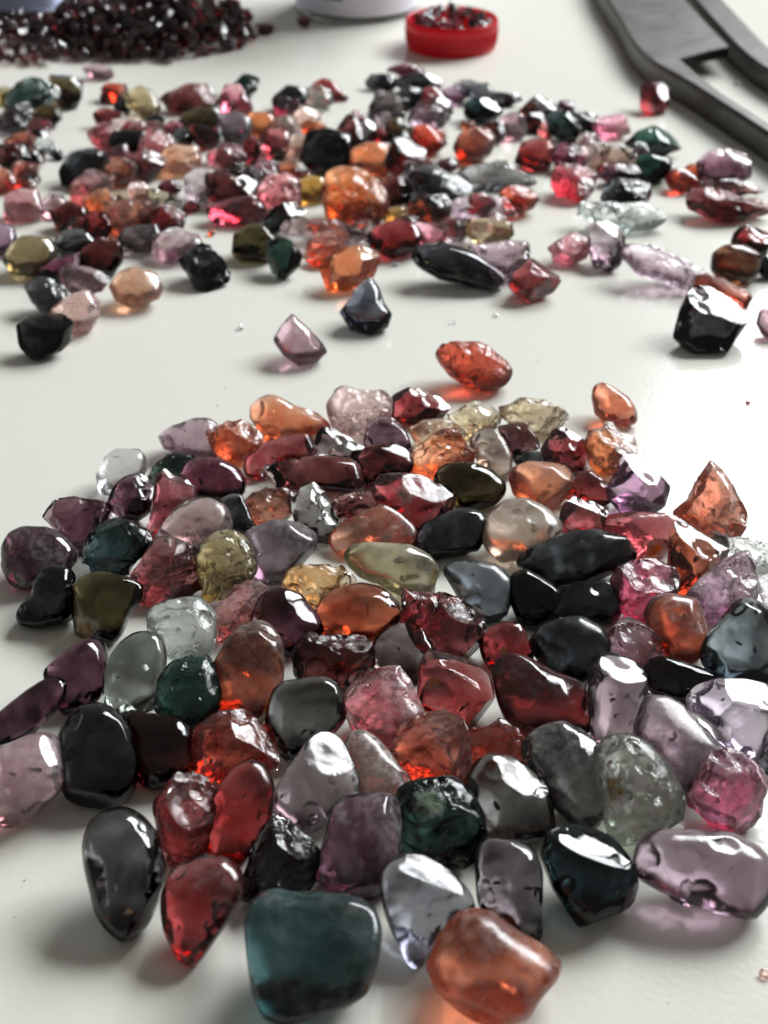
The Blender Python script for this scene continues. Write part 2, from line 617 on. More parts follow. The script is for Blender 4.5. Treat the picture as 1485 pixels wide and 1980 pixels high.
# ------------------------------------------------------------------ red bottle cap
front = at(876, 116)
depth_c = (front - CAMP) @ FWD
Rc = 92 * depth_c / FPX
Hc = 55 * depth_c / FPX / math.cos(math.radians(16))
cap_c = (front[0], front[1] + Rc, 0)
m_red, nt, p, out = new_mat("red_plastic")
p.inputs['Base Color'].default_value = (.62, .012, .03, 1)
p.inputs['Roughness'].default_value = .38
trn = nt.nodes.new('ShaderNodeBsdfTranslucent')
trn.inputs[0].default_value = (.85, .02, .05, 1)
mixs = nt.nodes.new('ShaderNodeMixShader')
mixs.inputs[0].default_value = .42
nt.links.new(p.outputs[0], mixs.inputs[1])
nt.links.new(trn.outputs[0], mixs.inputs[2])
nt.links.new(mixs.outputs[0], out.inputs['Surface'])
cap = bpy.data.objects.new("bottle_cap", None)
cap.location = cap_c
COL.objects.link(cap)
tag(cap, "round red plastic bottle cap lying open side up and filled with chips", "bottle cap")
tw = .0011
prof = [(0.0001, .0001), (Rc * .93, .0001), (Rc * .965, .0008), (Rc * .975, .0016), (Rc * .992, Hc * .8), (Rc, Hc - .0012), (Rc - .0002, Hc - .0003),
        (Rc - tw * .5, Hc), (Rc - tw, Hc - .0003), (Rc - tw - .0001, Hc * .5), (Rc * .975 - tw, .0016), (0.0001, .0014)]
V_, F_ = lathe(prof, 128, False)
mesh_obj("shell", V_, F_, m_red, cap, sharp=50)
rbV, rbF = [], []
for i in range(90):                                   # fine upright grip ribs
    a = 2 * math.pi * i / 90
    rib = []
    for da, dr in ((-.012, 0), (-.006, .00018), (.006, .00018), (.012, 0)):
        for z_, rr_ in ((.002, Rc * .9755), (Hc - .0028, Rc * .9925)):
            rib.append(((rr_ + dr) * math.cos(a + da), (rr_ + dr) * math.sin(a + da), z_))
    k0 = len(rbV)
    rbV += rib
    rbF += [(k0 + 0, k0 + 2, k0 + 3, k0 + 1), (k0 + 2, k0 + 4, k0 + 5, k0 + 3), (k0 + 4, k0 + 6, k0 + 7, k0 + 5)]
tag(mesh_obj("grip_ribs", rbV, rbF, m_red, cap, smooth=False), kind="stuff")

# ------------------------------------------------------------------ clear jar with white label (its foot is in view)
jf = at(690, 47)
dj = (jf - CAMP) @ FWD
Rj = 122 * dj / FPX
jar = bpy.data.objects.new("jar", None)
jar.location = (jf[0], jf[1] + Rj, 0)
COL.objects.link(jar)
tag(jar, "clear jar with a white label standing behind the red cap", "jar")
m_jar, nt, p, out = new_mat("clear_plastic")
p.inputs['Base Color'].default_value = (.97, .98, .97, 1)
p.inputs['Transmission Weight'].default_value = 1
p.inputs['Roughness'].default_value = .06
p.inputs['IOR'].default_value = 1.46
Hj = .05
prof = [(0.0001, .0012), (Rj * .8, .0010), (Rj * .88, .0002), (Rj * .97, .0004), (Rj * .995, .0010), (Rj, .0016), (Rj, Hj), (Rj - .0013, Hj),
        (Rj - .0013, .0042), (Rj * .9, .0028), (0.0001, .0026)]
V_, F_ = lathe(prof, 96, False)
mesh_obj("glass_wall", V_, F_, m_jar, jar, sharp=60)
m_lab = plain_mat("label_paper", (.80, .79, .88), .55, var=.02, scale=300)
n = 96
V_ = []
for i in range(n):
    a = 2 * math.pi * i / n
    for r_, z_ in ((Rj + .00012, .0020), (Rj + .00024, .0020), (Rj + .00024, .043), (Rj + .00012, .043)):
        V_.append((r_ * math.cos(a), r_ * math.sin(a), z_))
F_ = [(i * 4 + q_, ((i + 1) % n) * 4 + q_, ((i + 1) % n) * 4 + (q_ + 1) % 4, i * 4 + (q_ + 1) % 4) for i in range(n) for q_ in range(4)]
lab = mesh_obj("paper_label", V_, F_, m_lab, jar, sharp=50)
m_print = plain_mat("label_print", (.03, .09, .10), .6, var=.3, scale=900)
V_, F_ = [], []
for i in range(9):
    a = math.radians(-90 - 38 + 3.2 * i)
    for r_ in (Rj + .00026, Rj + .0003):
        for z_ in (.0066, .0105):
            V_.append((r_ * math.cos(a), r_ * math.sin(a), z_))
for i in range(8):
    q_ = i * 4
    F_ += [(q_ + 2, q_ + 6, q_ + 7, q_ + 3), (q_ + 3, q_ + 7, q_ + 5, q_ + 1), (q_, q_ + 4, q_ + 6, q_ + 2)]
mesh_obj("printed_mark", V_, F_, m_print, lab)
# white powdery filling that shows through the foot of the jar
m_fill = plain_mat("jar_filling", (.62, .62, .66), .8, var=.2, scale=700, bump=.4)
V_, F_ = lathe([(0.0001, .0031), (Rj * .86, .0031), (Rj - .0018, .0052), (Rj - .0018, .03), (0.0001, .031)], 64, False)
mesh_obj("filling", V_, F_, m_fill, jar, sharp=60)

# ------------------------------------------------------------------ pale tray edge behind the heap
m_tray = plain_mat("lavender_plastic", (.42, .47, .68), .35, var=.04, scale=60)
tr = bpy.data.objects.new("plastic_tray", None)
COL.objects.link(tr)
tag(tr, "pale lavender blue plastic tray edge behind the garnet heap", "tray")
tr.location = (-.150, .4485, 0)
tr.rotation_euler = (0, 0, math.radians(4))
Lr = .053


def rbox(lx, ly, lz, bv):
    prof_ = []
    V = []
    for z_, ins_ in ((0, bv), (bv, 0), (lz - bv, 0), (lz, bv)):
        for (sx, sy) in ((0, 0), (1, 0), (1, 1), (0, 1)):
            for k_ in range(4):
                a2 = math.radians({(0, 0): 180, (1, 0): 270, (1, 1): 0, (0, 1): 90}[(sx, sy)] + 30 * k_)
                rr_ = .004
                cx_ = rr_ if sx == 0 else lx - rr_
                cy_ = rr_ if sy == 0 else ly - rr_
                V.append((cx_ + (rr_ - ins_) * math.cos(a2), cy_ + (rr_ - ins_) * math.sin(a2), z_))
    Fc = [tuple(range(16))[::-1], tuple(range(48, 64))]
    for l_ in range(3):
        for i in range(16):
            j = (i + 1) % 16
            Fc.append((l_ * 16 + i, l_ * 16 + j, l_ * 16 + 16 + j, l_ * 16 + 16 + i))
    return V, Fc


V_, F_ = rbox(Lr, .04, .030, .0012)
V_ = [(x_, y_, z_ + .0016) for x_, y_, z_ in V_]
mesh_obj("rim", V_, F_, m_tray, tr, sharp=40)
V_, F_ = rbox(Lr - .006, .034, .0013, .0003)
V_ = [(x_ + .003, y_ + .003, z_ + .0002) for x_, y_, z_ in V_]
mesh_obj("foot", V_, F_, plain_mat("tray_shadow_strip", (.05, .055, .08), .5), tr, sharp=40)  # near-black strip, painted in for the shadow line below the tray

# ------------------------------------------------------------------ steel pliers


def steel(name, col, rough):
    m, nt, p, out = new_mat(name)
    tc = nt.nodes.new('ShaderNodeTexCoord')
    nz = nt.nodes.new('ShaderNodeTexNoise')
    nz.inputs['Scale'].default_value = 160
    nz.inputs['Detail'].default_value = 6
    nz.inputs['Roughness'].default_value = .7
    nt.links.new(tc.outputs['Object'], nz.inputs['Vector'])
    cr = nt.nodes.new('ShaderNodeValToRGB')
    cr.color_ramp.elements[0].position = .3
    cr.color_ramp.elements[0].color = (*[c * .72 for c in col], 1)
    cr.color_ramp.elements[1].position = .7
    cr.color_ramp.elements[1].color = (*[c * 1.15 for c in col], 1)
    nt.links.new(nz.outputs['Fac'], cr.inputs[0])
    nt.links.new(cr.outputs[0], p.inputs['Base Color'])
    p.inputs['Metallic'].default_value = 1
    mr = nt.nodes.new('ShaderNodeMapRange')
    mr.inputs['To Min'].default_value = rough - .1
    mr.inputs['To Max'].default_value = rough + .12
    nt.links.new(nz.outputs['Fac'], mr.inputs['Value'])
    nt.links.new(mr.outputs[0], p.inputs['Roughness'])
    b = nt.nodes.new('ShaderNodeBump')
    b.inputs['Strength'].default_value = .15
    b.inputs['Distance'].default_value = .0002
    nt.links.new(nz.outputs['Fac'], b.inputs['Height'])
    nt.links.new(b.outputs[0], p.inputs['Normal'])
    return m


m_steel = steel("brushed_steel", (.10, .094, .088), .38)
PK = 355 / 1485
HP = .0068


def pl(pts, z):
    return [at(1130 + x_ * PK, y_ * PK, z)[:2] for x_, y_ in pts]


pli = bpy.data.objects.new("pliers", None)
COL.objects.link(pli)
tag(pli, "open grey steel pliers with two curved handles at the upper right", "pliers")
c0 = at(1300, 60)
pli.location = (c0[0], c0[1], 0)
left_edge = smooth_line([(60, -260), (110, -130), (190, 0), (300, 170), (390, 330), (540, 480), (850, 660), (1180, 870), (1485, 1070), (1800, 1290), (2150, 1560)])
right_edge = smooth_line([(2250, 1500), (1850, 1230), (1485, 985), (1150, 770), (1000, 660), (790, 486)], 4)
notch = [(770, 478), (1010, 412), (1172, 378)]
top_edge = smooth_line([(1172, 378), (990, 190), (830, 10), (700, -130), (480, -300)], 3)[1:]
inner = [(770, 478), (600, 330), (470, 150), (370, -40), (280, -200), (200, -300)]
V_, F_ = ngon_prism([(x_ - c0[0], y_ - c0[1]) for x_, y_ in pl(left_edge + right_edge + inner, HP)], .0004, HP, .0011)
mesh_obj("handle", V_, F_, m_steel, pli, sharp=25)
V_, F_ = ngon_prism([(x_ - c0[0], y_ - c0[1]) for x_, y_ in pl([(760, 486)] + notch + top_edge + [(120, -320), (230, -170), (330, 0), (430, 170), (560, 350), (690, 450)], HP - .0001)],
                    HP - .0028, HP - .00008, .0003)
mesh_obj("joint_plate", V_, F_, m_steel, pli, sharp=25)
near = smooth_line([(700, -220), (900, 0), (1080, 200), (1200, 330), (1330, 450), (1485, 555), (1800, 720), (2200, 900)])
far = smooth_line([(2260, 800), (1900, 640), (1650, 500), (1485, 370), (1310, 190), (1130, 0), (930, -220)])
poly2 = pl(near + far, HP * .93)
V_, F_ = ngon_prism([(x_ - c0[0], y_ - c0[1]) for x_, y_ in poly2], .0006, HP * .93, .0011)
mesh_obj("handle", V_, F_, m_steel, pli, sharp=25)
# pivot rivet of the joint, above the frame, and the small tip of the spring on the near side
pv = pl([(430, -160)], HP)[0]
V_, F_ = lathe([(.0001, HP + .0009), (.0022, HP + .0008), (.0028, HP + .0003), (.0029, HP - .0006)], 32, False)
mesh_obj("rivet", [(x_ + pv[0] - c0[0], y_ + pv[1] - c0[1], z_) for x_, y_, z_ in V_], F_, m_steel, pli)
q0 = pl([(235, 150), (300, 185), (285, 232), (232, 228)], .0012)
V_, F_ = ngon_prism([(x_ - c0[0], y_ - c0[1]) for x_, y_ in q0], .0002, .0052, .0004)
mesh_obj("spring_tip", V_, F_, m_steel, pli, sharp=25)

# ------------------------------------------------------------------ stones of the near heap
# label, colour, finish, crop, outline, options
G1 = "stones in the near heap"
FORE = [
 ("colourless double-lobed glassy pebble at the upper left rim of the near heap", 'palegrey', 's', 'A', [(550,590),(590,480),(650,430),(720,430),(790,430),(840,480),(850,560),(800,620),(700,660),(620,730),(570,690)], dict(bumpk=2, rough=(.06,.22), cloud=.05, grow=.97)),
 ("pale mauve pointed stone left of the glowing orange rough one", 'mauve', 'f', 'A', [(920,370),(970,320),(1040,305),(1110,275),(1180,270),(1230,300),(1240,400),(1250,490),(1150,490),(1040,470),(950,430)], {}),
 ("small black-green stone between the colourless pebble and the plum oval", 'dkgreen', 'r', 'A', [(860,600),(920,520),(975,465),(1050,480),(1110,490),(1090,600),(1000,620),(900,640)], dict(depth=.6)),
 ("deep plum glossy oval below the orange rough stone", 'plum', 's', 'A', [(1040,600),(1080,520),(1160,490),(1260,500),(1350,550),(1395,620),(1390,690),(1340,720),(1230,735),(1120,720),(1060,660)], {}),
 ("orange-red stone with broken glittering top in the back row", 'orange', 'r', 'I', [(402,841),(414,824),(434,816),(465,814),(488,828),(503,848),(500,870),(480,888),(450,893),(425,880),(408,862)], dict(silver=1)),
 ("dark violet-black chunk just below the colourless double-lobed pebble", 'dkviolet', 'x', 'A', [(635,740),(650,680),(710,610),(780,590),(850,610),(870,700),(860,800),(800,840),(700,835),(640,790)], dict(silver=1)),
 ("crimson angular shard behind the pale mauve rounded stone", 'crimson', 'x', 'A', [(885,640),(920,580),(960,570),(1020,620),(1080,680),(1110,720),(1040,770),(980,850),(930,900),(880,960),(850,900),(880,780)], dict(silver=1, depth=.6)),
 ("large pale mauve stone with nicked right end on the heap's left half", 'mauve', 'f', 'A', [(900,950),(960,870),(1030,780),(1110,735),(1200,735),(1280,780),(1312,850),(1310,930),(1200,950),(1130,1000),(1040,980),(950,960)], {}),
 ("small black wedge with a white gleam right of the large mauve stone", 'black', 's', 'A', [(1265,740),(1320,710),(1375,710),(1410,770),(1450,860),(1480,890),(1400,930),(1330,900),(1300,800)], dict(depth=.6)),
 ("dark plum-brown lumpy stone above and right of the left-edge plum pebble", 'dkviolet', 'r', 'A', [(250,850),(290,790),(350,740),(420,725),(520,750),(600,790),(650,830),(600,900),(520,960),(460,1050),(400,1010),(310,920),(260,890)], dict(bumpk=.4)),
 ("big plum pebble at the left end of the near heap", 'plum', 's', 'A', [(25,1000),(60,930),(130,900),(240,905),(340,950),(400,1010),(420,1090),(380,1140),(300,1180),(220,1210),(160,1230),(90,1200),(40,1110),(25,1060)], dict(cloud=.12)),
 ("black-teal stone with crackled top edge and green glow at its foot", 'dkteal', 'r', 'A', [(500,960),(570,900),(650,850),(740,870),(840,930),(870,970),(830,1060),(760,1140),(680,1170),(560,1160),(510,1130),(490,1050)], {}),
 ("black waisted pebble in front of the big plum pebble", 'black', 's', 'A', [(195,1200),(220,1150),(290,1130),(370,1130),(410,1170),(405,1250),(430,1310),(420,1390),(340,1430),(220,1450),(140,1430),(118,1370),(150,1310),(190,1270)], {}),
 ("dark olive-brown stone with ochre foot right of the black waisted pebble", 'dkolive', 's', 'A', [(420,1240),(470,1190),(560,1160),(680,1180),(800,1230),(790,1310),(730,1400),(700,1490),(650,1540),(560,1520),(460,1490),(440,1400)], dict(patch=((.30,.17,.04), (-.5,-.6,.5), .3))),
 ("maroon-plum rough chunk left of the olive-yellow bubbled stone", 'plumbrown', 'r', 'A', [(770,1160),(830,1060),(900,980),(960,950),(1050,990),(1130,1030),(1150,1130),(1170,1240),(1100,1280),(990,1310),(880,1320),(810,1280)], {}),
 ("olive-yellow glassy stone tapering to an amber foot", 'olive', 'g', 'A', [(1130,1070),(1160,990),(1230,930),(1310,920),(1390,950),(1440,1010),(1460,1130),(1420,1190),(1340,1220),(1250,1300),(1190,1350),(1160,1320),(1180,1220),(1140,1130)], dict(patch=((.55,.26,.04), (-.3,-.9,.4), .2))),
 ("colourless crackled ice-like chunk on the heap's left side", 'clear', 'g', 'A', [(860,1400),(900,1340),(960,1320),(1060,1310),(1130,1320),(1220,1400),(1225,1426),(1225,1560),(1190,1640),(1060,1656),(950,1606),(870,1490)], {}),
 ("rose-pink clouded chunk right of the colourless ice-like chunk", 'rose', 'r', 'I', [(404,1181),(434,1148),(458,1131),(500,1129),(514,1140),(505,1165),(495,1200),(470,1225),(437,1237),(415,1215)], dict(cloud=.25, bumpk=.5)),
 ("orange bone-shaped stone at the back of the near heap", 'orange', 'f', 'B', [(115,220),(150,160),(220,135),(290,170),(350,210),(420,230),(500,270),(545,310),(520,340),(450,340),(420,370),(320,375),(210,390),(160,330),(120,270)], {}),
 ("pale pink sugary chunk in the middle of the back row", 'palepink', 'g', 'B', [(555,190),(590,120),(640,85),(720,110),(800,110),(860,100),(900,160),(890,240),(850,300),(770,350),(650,350),(590,310),(565,250)], dict(cloud=.15)),
 ("dark red stone with silvery broken top right of the pale pink chunk", 'wine', 'x', 'B', [(895,200),(940,130),(1010,95),(1090,110),(1170,150),(1230,220),(1220,260),(1130,290),(1020,290),(930,270)], dict(silver=1)),
 ("olive-grey nubbly stone in the back row beside the silvery-topped red one", 'greyamber', 'r', 'I', [(869,804),(881,787),(901,778),(931,778),(955,787),(967,805),(963,826),(940,840),(905,850),(885,835)], {}),
 ("peach translucent wedge tucked behind the orange crackled stone", 'peach', 'f', 'B', [(1025,300),(1080,285),(1160,275),(1240,270),(1310,310),(1350,360),(1250,370),(1150,380),(1080,430),(1040,360)], dict(depth=.55)),
 ("orange stone with crackled brown crown right of the black round pebble", 'orange', 'r', 'B', [(1030,450),(1080,410),(1140,360),(1200,335),(1300,350),(1360,400),(1395,460),(1390,520),(1250,530),(1170,630),(1090,600),(1030,570)], {}),
 ("wine-red sausage-shaped stone above the long black tumbled one", 'wine', 's', 'B', [(80,540),(110,460),(180,410),(270,380),(380,360),(430,370),(465,430),(460,490),(340,500),(220,540),(180,600),(110,600)], dict(depth=.7)),
 ("smoky grey broken stone with glittering shoulder behind the black round pebble", 'smoke', 'x', 'B', [(470,400),(520,330),(570,325),(630,360),(680,390),(750,430),(740,500),(640,500),(540,490),(470,480)], dict(silver=1, depth=.6)),
 ("violet-black round-topped pebble below the pale pink chunk", 'dkviolet', 's', 'B', [(765,390),(790,310),(840,275),(910,265),(970,300),(1000,370),(1020,450),(980,470),(880,460),(770,440)], dict(depth=.6)),
 ("long black tumbled stone lying crosswise on the heap's back", 'dkwine', 's', 'B', [(190,610),(230,540),(350,505),(500,490),(640,495),(700,540),(735,600),(740,660),(700,690),(560,690),(430,680),(310,690),(210,660)], dict(depth=.8)),
 ("glossy black-wine round pebble at the right end of the long black one", 'dkwine', 's', 'B', [(725,500),(760,445),(840,420),(930,415),(1000,455),(1025,530),(1000,590),(920,590),(850,610),(820,650),(750,640),(730,570)], {}),
 ("smoky red stone with a grey window and silvery shoulder near the heap's middle", 'wine', 'x', 'B', [(820,660),(860,600),(960,590),(1060,600),(1150,640),(1230,700),(1260,760),(1220,830),(1140,860),(1060,930),(980,860),(880,760),(830,710)], dict(silver=1, patch=((.20,.15,.11), (-.4,.5,.7), .22))),
 ("dark olive-green tumbled stone above the small black bean", 'dkolive', 's', 'I', [(844,929),(854,908),(874,897),(911,899),(945,910),(970,930),(973,950),(955,970),(925,980),(895,985),(872,965),(855,950)], {}),
 ("rust-brown speckled stone under the left end of the long black one", 'rustbrown', 'r', 'B', [(60,690),(160,670),(280,680),(350,720),(360,800),(300,850),(230,860),(150,880),(90,790)], dict(depth=.6)),
 ("dark grey stone with one bright silver facet like a shark tooth", 'smoke', 'x', 'B', [(350,700),(400,650),(460,650),(530,720),(555,780),(600,850),(620,900),(570,970),(480,960),(380,900),(350,800)], dict(silver=1)),
 ("dark maroon rough stone between the shark-tooth grey and the smoky red stone", 'dkwine', 'r', 'B', [(570,720),(650,700),(740,690),(820,710),(850,750),(790,790),(700,850),(630,900),(590,840)], dict(depth=.6)),
 ("grey-violet pebble with scratched face left of the peach translucent chunk", 'greyviolet', 's', 'B', [(60,950),(140,900),(240,860),(360,880),(440,920),(465,970),(450,1050),(400,1100),(300,1190),(210,1200),(140,1160),(110,1060)], dict(cloud=.12)),
 ("peach translucent chunk with silvery crackled right side in the heap's middle", 'salmon', 'f', 'B', [(570,960),(620,900),(720,830),(850,770),(940,820),(1010,880),(1045,940),(1030,1000),(900,1010),(760,1000),(660,1060),(590,1020)], dict(depth=.6, patch=((.26,.15,.05), (.4,-.2,.6), .2))),
 ("small black glossy bean below the dark olive tumbled stone", 'black', 's', 'B', [(1055,960),(1090,890),(1180,850),(1280,800),(1370,790),(1430,830),(1450,890),(1430,950),(1380,1020),(1280,1050),(1150,1075),(1080,1040)], {}),
 ("large grey-amber glassy oval in the centre of the heap", 'greyamber', 's', 'B', [(665,1060),(700,1010),(800,990),(900,1000),(1000,1010),(1110,1060),(1160,1120),(1150,1250),(1100,1280),(970,1270),(850,1220),(740,1180),(680,1120)], dict(rough=(.10,.3), cloud=.08)),
 ("amber-brown bubbly stone left of the grey-amber oval", 'amber', 'g', 'B', [(295,1210),(340,1150),(420,1110),(520,1110),(630,1120),(690,1180),(680,1230),(590,1260),(520,1310),(470,1390),(440,1300),(360,1260)], dict(depth=.65)),
 ("dark brown-violet oval left of the red-brown polished stone", 'dkviolet', 's', 'B', [(120,1390),(160,1310),(230,1265),(310,1260),(390,1290),(450,1370),(500,1450),(510,1496),(420,1540),(370,1600),(280,1610),(220,1570),(140,1480)], {}),
 ("red-brown polished oval with glowing red foot in the heap's centre", 'rust', 's', 'B', [(490,1390),(540,1310),(640,1260),(750,1230),(860,1260),(930,1330),(960,1420),(945,1480),(860,1520),(760,1540),(680,1540),(580,1510),(510,1480)], {}),
 ("wine-red fibrous rough chunk right of the red-brown polished oval", 'wine', 'r', 'B', [(980,1350),(1010,1290),(1060,1265),(1120,1280),(1240,1280),(1340,1310),(1410,1390),(1440,1500),(1420,1590),(1330,1666),(1220,1640),(1120,1560),(1050,1450)], dict(silver=1)),
 ("matte slate-grey egg below the small black bean", 'slate', 'f', 'I', [(862,1105),(880,1093),(920,1090),(955,1095),(980,1118),(989,1140),(980,1165),(968,1188),(945,1200),(905,1180),(880,1140)], {}),
 ("pink-red drop-shaped stone at the upper right corner of the near heap", 'salmon', 's', 'C', [(632,130),(640,75),(670,55),(720,75),(790,120),(830,190),(820,240),(770,260),(690,240),(640,200)], dict(cloud=.10)),
 ("olive-peach broken stone at the back right of the near heap", 'greyamber', 'r', 'C', [(178,210),(220,160),(300,130),(390,140),(450,160),(490,220),(480,280),(400,300),(340,310),(300,270),(200,250)], {}),
 ("orange nubbly stone below the pink-red drop at the right rim", 'orange', 'r', 'C', [(595,330),(630,280),(680,250),(760,260),(820,310),(830,370),(790,430),(720,495),(650,480),(615,420)], dict(cloud=.2)),
 ("dark violet wedge in front of the olive-peach broken stone", 'dkviolet', 's', 'C', [(165,270),(240,255),(310,250),(345,310),(355,370),(310,390),(240,420),(210,350)], dict(depth=.6)),
 ("taupe tumbled stone standing on edge left of the salmon pebble", 'taupe', 's', 'C', [(30,340),(70,300),(140,285),(190,330),(220,410),(215,490),(190,540),(140,510),(60,450)], dict(depth=.6, cloud=.12)),
 ("wine stone with silvery flat cap left of the orange nubbly one", 'wine', 'x', 'C', [(380,390),(440,310),(510,280),(560,310),(600,380),(600,440),(570,490),(490,470),(400,440)], dict(silver=1)),
 ("black sliver peeping out behind the salmon pebble", 'black', 's', 'C', [(250,430),(300,390),(370,390),(440,420),(460,460),(400,470),(260,470)], dict(depth=.6)),
 ("salmon translucent five-sided pebble on the heap's right half", 'salmon', 'f', 'C', [(225,520),(250,470),(320,445),(430,445),(500,470),(525,520),(490,590),(420,665),(360,660),(250,600)], {}),
 ("dark wine block right of the salmon five-sided pebble", 'wine', 's', 'C', [(500,550),(530,500),(620,490),(680,530),(705,600),(690,650),(600,645),(500,620)], dict(depth=.6)),
 ("maroon facetted stone under the dark wine block", 'wine', 'x', 'C', [(465,680),(500,625),(600,620),(670,650),(695,720),(680,780),(560,790),(480,800)], dict(silver=1, depth=.6)),
 ("violet block with crumpled silver top at the heap's right rim", 'violet', 'x', 'C', [(705,570),(760,490),(780,430),(830,420),(900,470),(990,560),(960,640),(880,690),(800,700),(710,610)], dict(silver=1)),
 ("salmon claw-shaped stone standing apart in the glare at right", 'salmon', 'r', 'C', [(1030,690),(1120,630),(1140,570),(1180,480),(1220,448),(1270,490),(1310,570),(1350,650),(1375,700),(1330,780),(1200,805),(1120,760)], dict(bumpk=.4, cloud=.2)),
 ("taupe-peach matte egg above the long black polished stone", 'taupe', 'f', 'C', [(95,770),(130,700),(200,640),(290,630),(380,670),(450,730),(460,790),(400,850),(290,910),(170,915),(110,850)], {}),
 ("long black polished stone on the heap's right half", 'black', 's', 'C', [(265,940),(300,890),(400,840),(520,790),(640,785),(740,790),(800,840),(820,890),(790,950),(680,990),(560,1030),(440,1050),(340,990)], dict(rough=(.12,.25))),
 ("pink-orange facetted chunk left of the brown wedge", 'rosepink', 'x', 'C', [(705,760),(730,710),(850,700),(1000,695),(1045,720),(1040,760),(1000,850),(940,910),(830,910),(800,840),(730,800)], dict(patch=((.75,.16,.03), (.3,-.7,.5), .25))),
 ("brown wedge with flat grey triangular top at right", 'rustbrown', 'x', 'C', [(1020,800),(1050,735),(1130,790),(1280,870),(1270,910),(1180,1000),(1090,1080),(1040,1050),(1000,940)], dict(silver=1)),
 ("pale grey broken stone behind the violet-pink chunk at the right edge", 'palegrey', 'r', 'I', [(1373,1043),(1396,1031),(1428,1031),(1463,1043),(1500,1070),(1500,1105),(1465,1100),(1440,1080),(1410,1065)], dict(depth=.5)),
 ("magenta-violet rough chunk with silvery crown below the pink-orange chunk", 'magenta', 'r', 'C', [(720,1030),(770,960),(850,930),(950,930),(1020,980),(1040,1020),(1020,1110),(950,1170),(880,1230),(800,1190),(740,1120)], dict(silver=1)),
 ("large violet-pink splintery chunk at the right edge", 'violet', 'r', 'C', [(1090,1090),(1180,1010),(1290,930),(1390,890),(1420,960),(1430,1060),(1420,1140),(1320,1190),(1240,1220),(1170,1210),(1110,1140)], dict(cloud=.2)),
 ("black-violet tumbled stone between the slate egg and the black-green one", 'black', 's', 'C', [(215,1080),(240,1000),(300,980),(380,1020),(450,1060),(455,1120),(420,1190),(350,1240),(260,1230)], {}),
 ("black-green tumbled stone below the long black polished one", 'black', 's', 'C', [(400,1130),(470,1060),(560,1040),(690,1035),(750,1070),(760,1180),(710,1220),(600,1225),(450,1220)], {}),
 ("orange-brown tumbled stone left of the big grey drop", 'rust', 's', 'I', [(1253,1190),(1270,1165),(1300,1155),(1330,1158),(1350,1165),(1358,1195),(1362,1230),(1350,1265),(1320,1275),(1285,1270),(1262,1240)], dict(rough=(.12,.3), cloud=.12)),
 ("big grey drop-shaped stone with a white streak at the right edge", 'slate', 's', 'F', [(1165,200),(1210,110),(1290,30),(1350,-30),(1430,-30),(1485,20),(1510,150),(1500,280),(1440,340),(1340,350),(1240,310),(1180,260)], dict(rough=(.10,.2))),
 ("small wine stone with golden fleck left of the black-green oval", 'wine', 's', 'F', [(80,160),(120,100),(200,70),(270,75),(300,150),(330,230),(280,250),(200,260),(130,290),(95,230)], dict(patch=((.5,.22,.03), (-.2,-.1,.9), .10))),
 ("black-green satin oval right of the wine stone with golden fleck", 'black', 'f', 'F', [(330,170),(380,100),(470,55),(570,45),(660,90),(695,160),(680,230),(610,310),(570,360),(480,310),(380,250)], dict(rough=(.18,.3))),
 ("mauve veined chunk between the black-green oval and the orange-brown stone", 'mauve', 'r', 'F', [(690,140),(720,50),(770,50),(870,90),(960,150),(990,210),(950,230),(900,250),(870,300),(820,280),(700,230)], dict(bumpk=.4)),
 ("large wine-red block with glittering scratches right of centre", 'wine', 's', 'F', [(150,330),(180,270),(240,235),(330,260),(440,320),(560,370),(600,470),(605,540),(560,590),(420,610),(290,600),(230,570),(190,470)], dict(bumpk=2.2)),
 ("grey-violet stone with silver crown left of the black bullet-shaped one", 'greyviolet', 's', 'F', [(610,400),(640,310),(700,240),(780,250),(850,290),(890,370),(880,470),(860,570),(830,640),(740,650),(660,690),(620,560)], dict(silver=1)),
 ("black bullet-shaped stone below the orange-brown tumbled one", 'black', 's', 'F', [(880,320),(920,250),(980,240),(1080,270),(1190,310),(1235,360),(1200,390),(1130,430),(1080,450),(1000,430),(910,390)], {}),
 ("large mauve-grey smooth pebble above the magenta rough stone", 'greyviolet', 's', 'F', [(850,590),(880,500),(920,450),(1010,450),(1100,500),(1190,580),(1235,650),(1220,720),(1160,820),(1080,885),(1020,850),(960,720),(870,650)], dict(rough=(.15,.35), cloud=.2)),
 ("pale lilac glassy stone with bluish sheen at the right edge", 'palemauve', 's', 'F', [(1110,450),(1160,390),(1260,360),(1380,360),(1485,380),(1510,450),(1490,600),(1440,680),(1380,740),(1310,700),(1240,640),(1210,560),(1130,490)], dict(silver=1)),
 ("small red-orange stone half hidden behind the silver-crowned tan-grey one", 'redorange', 'r', 'I', [(905,1430),(920,1405),(960,1395),(995,1408),(1012,1435),(1010,1465),(985,1478),(940,1485),(915,1500),(903,1470)], dict(depth=.6)),
 ("dark grey-green glassy stone with thin bright rim right of the tan-grey one", 'dkgrey', 's', 'F', [(290,700),(340,650),(420,600),(500,575),(580,620),(650,680),(665,800),(660,960),(620,1040),(520,1030),(430,930),(380,800),(320,730)], dict(cloud=.1)),
 ("tan-grey stone with silver crown and ochre stain in the front rows", 'smoke', 's', 'F', [(15,860),(60,780),(140,740),(230,745),(320,790),(380,850),(400,930),(415,1040),(390,1080),(290,1110),(150,1120),(70,1050),(40,950)], dict(silver=1, patch=((.36,.20,.06), (-.3,-.8,.5), .3))),
 ("clear grey crackled stone with yellow stain above the long mauve one", 'palegrey', 'g', 'F', [(670,730),(710,660),(820,640),(920,680),(1000,790),(1050,900),(1040,1000),(960,1060),(880,1110),(750,1117),(690,1050),(680,900)], dict(patch=((.30,.18,.04), (-.75,.2,.6), .18))),
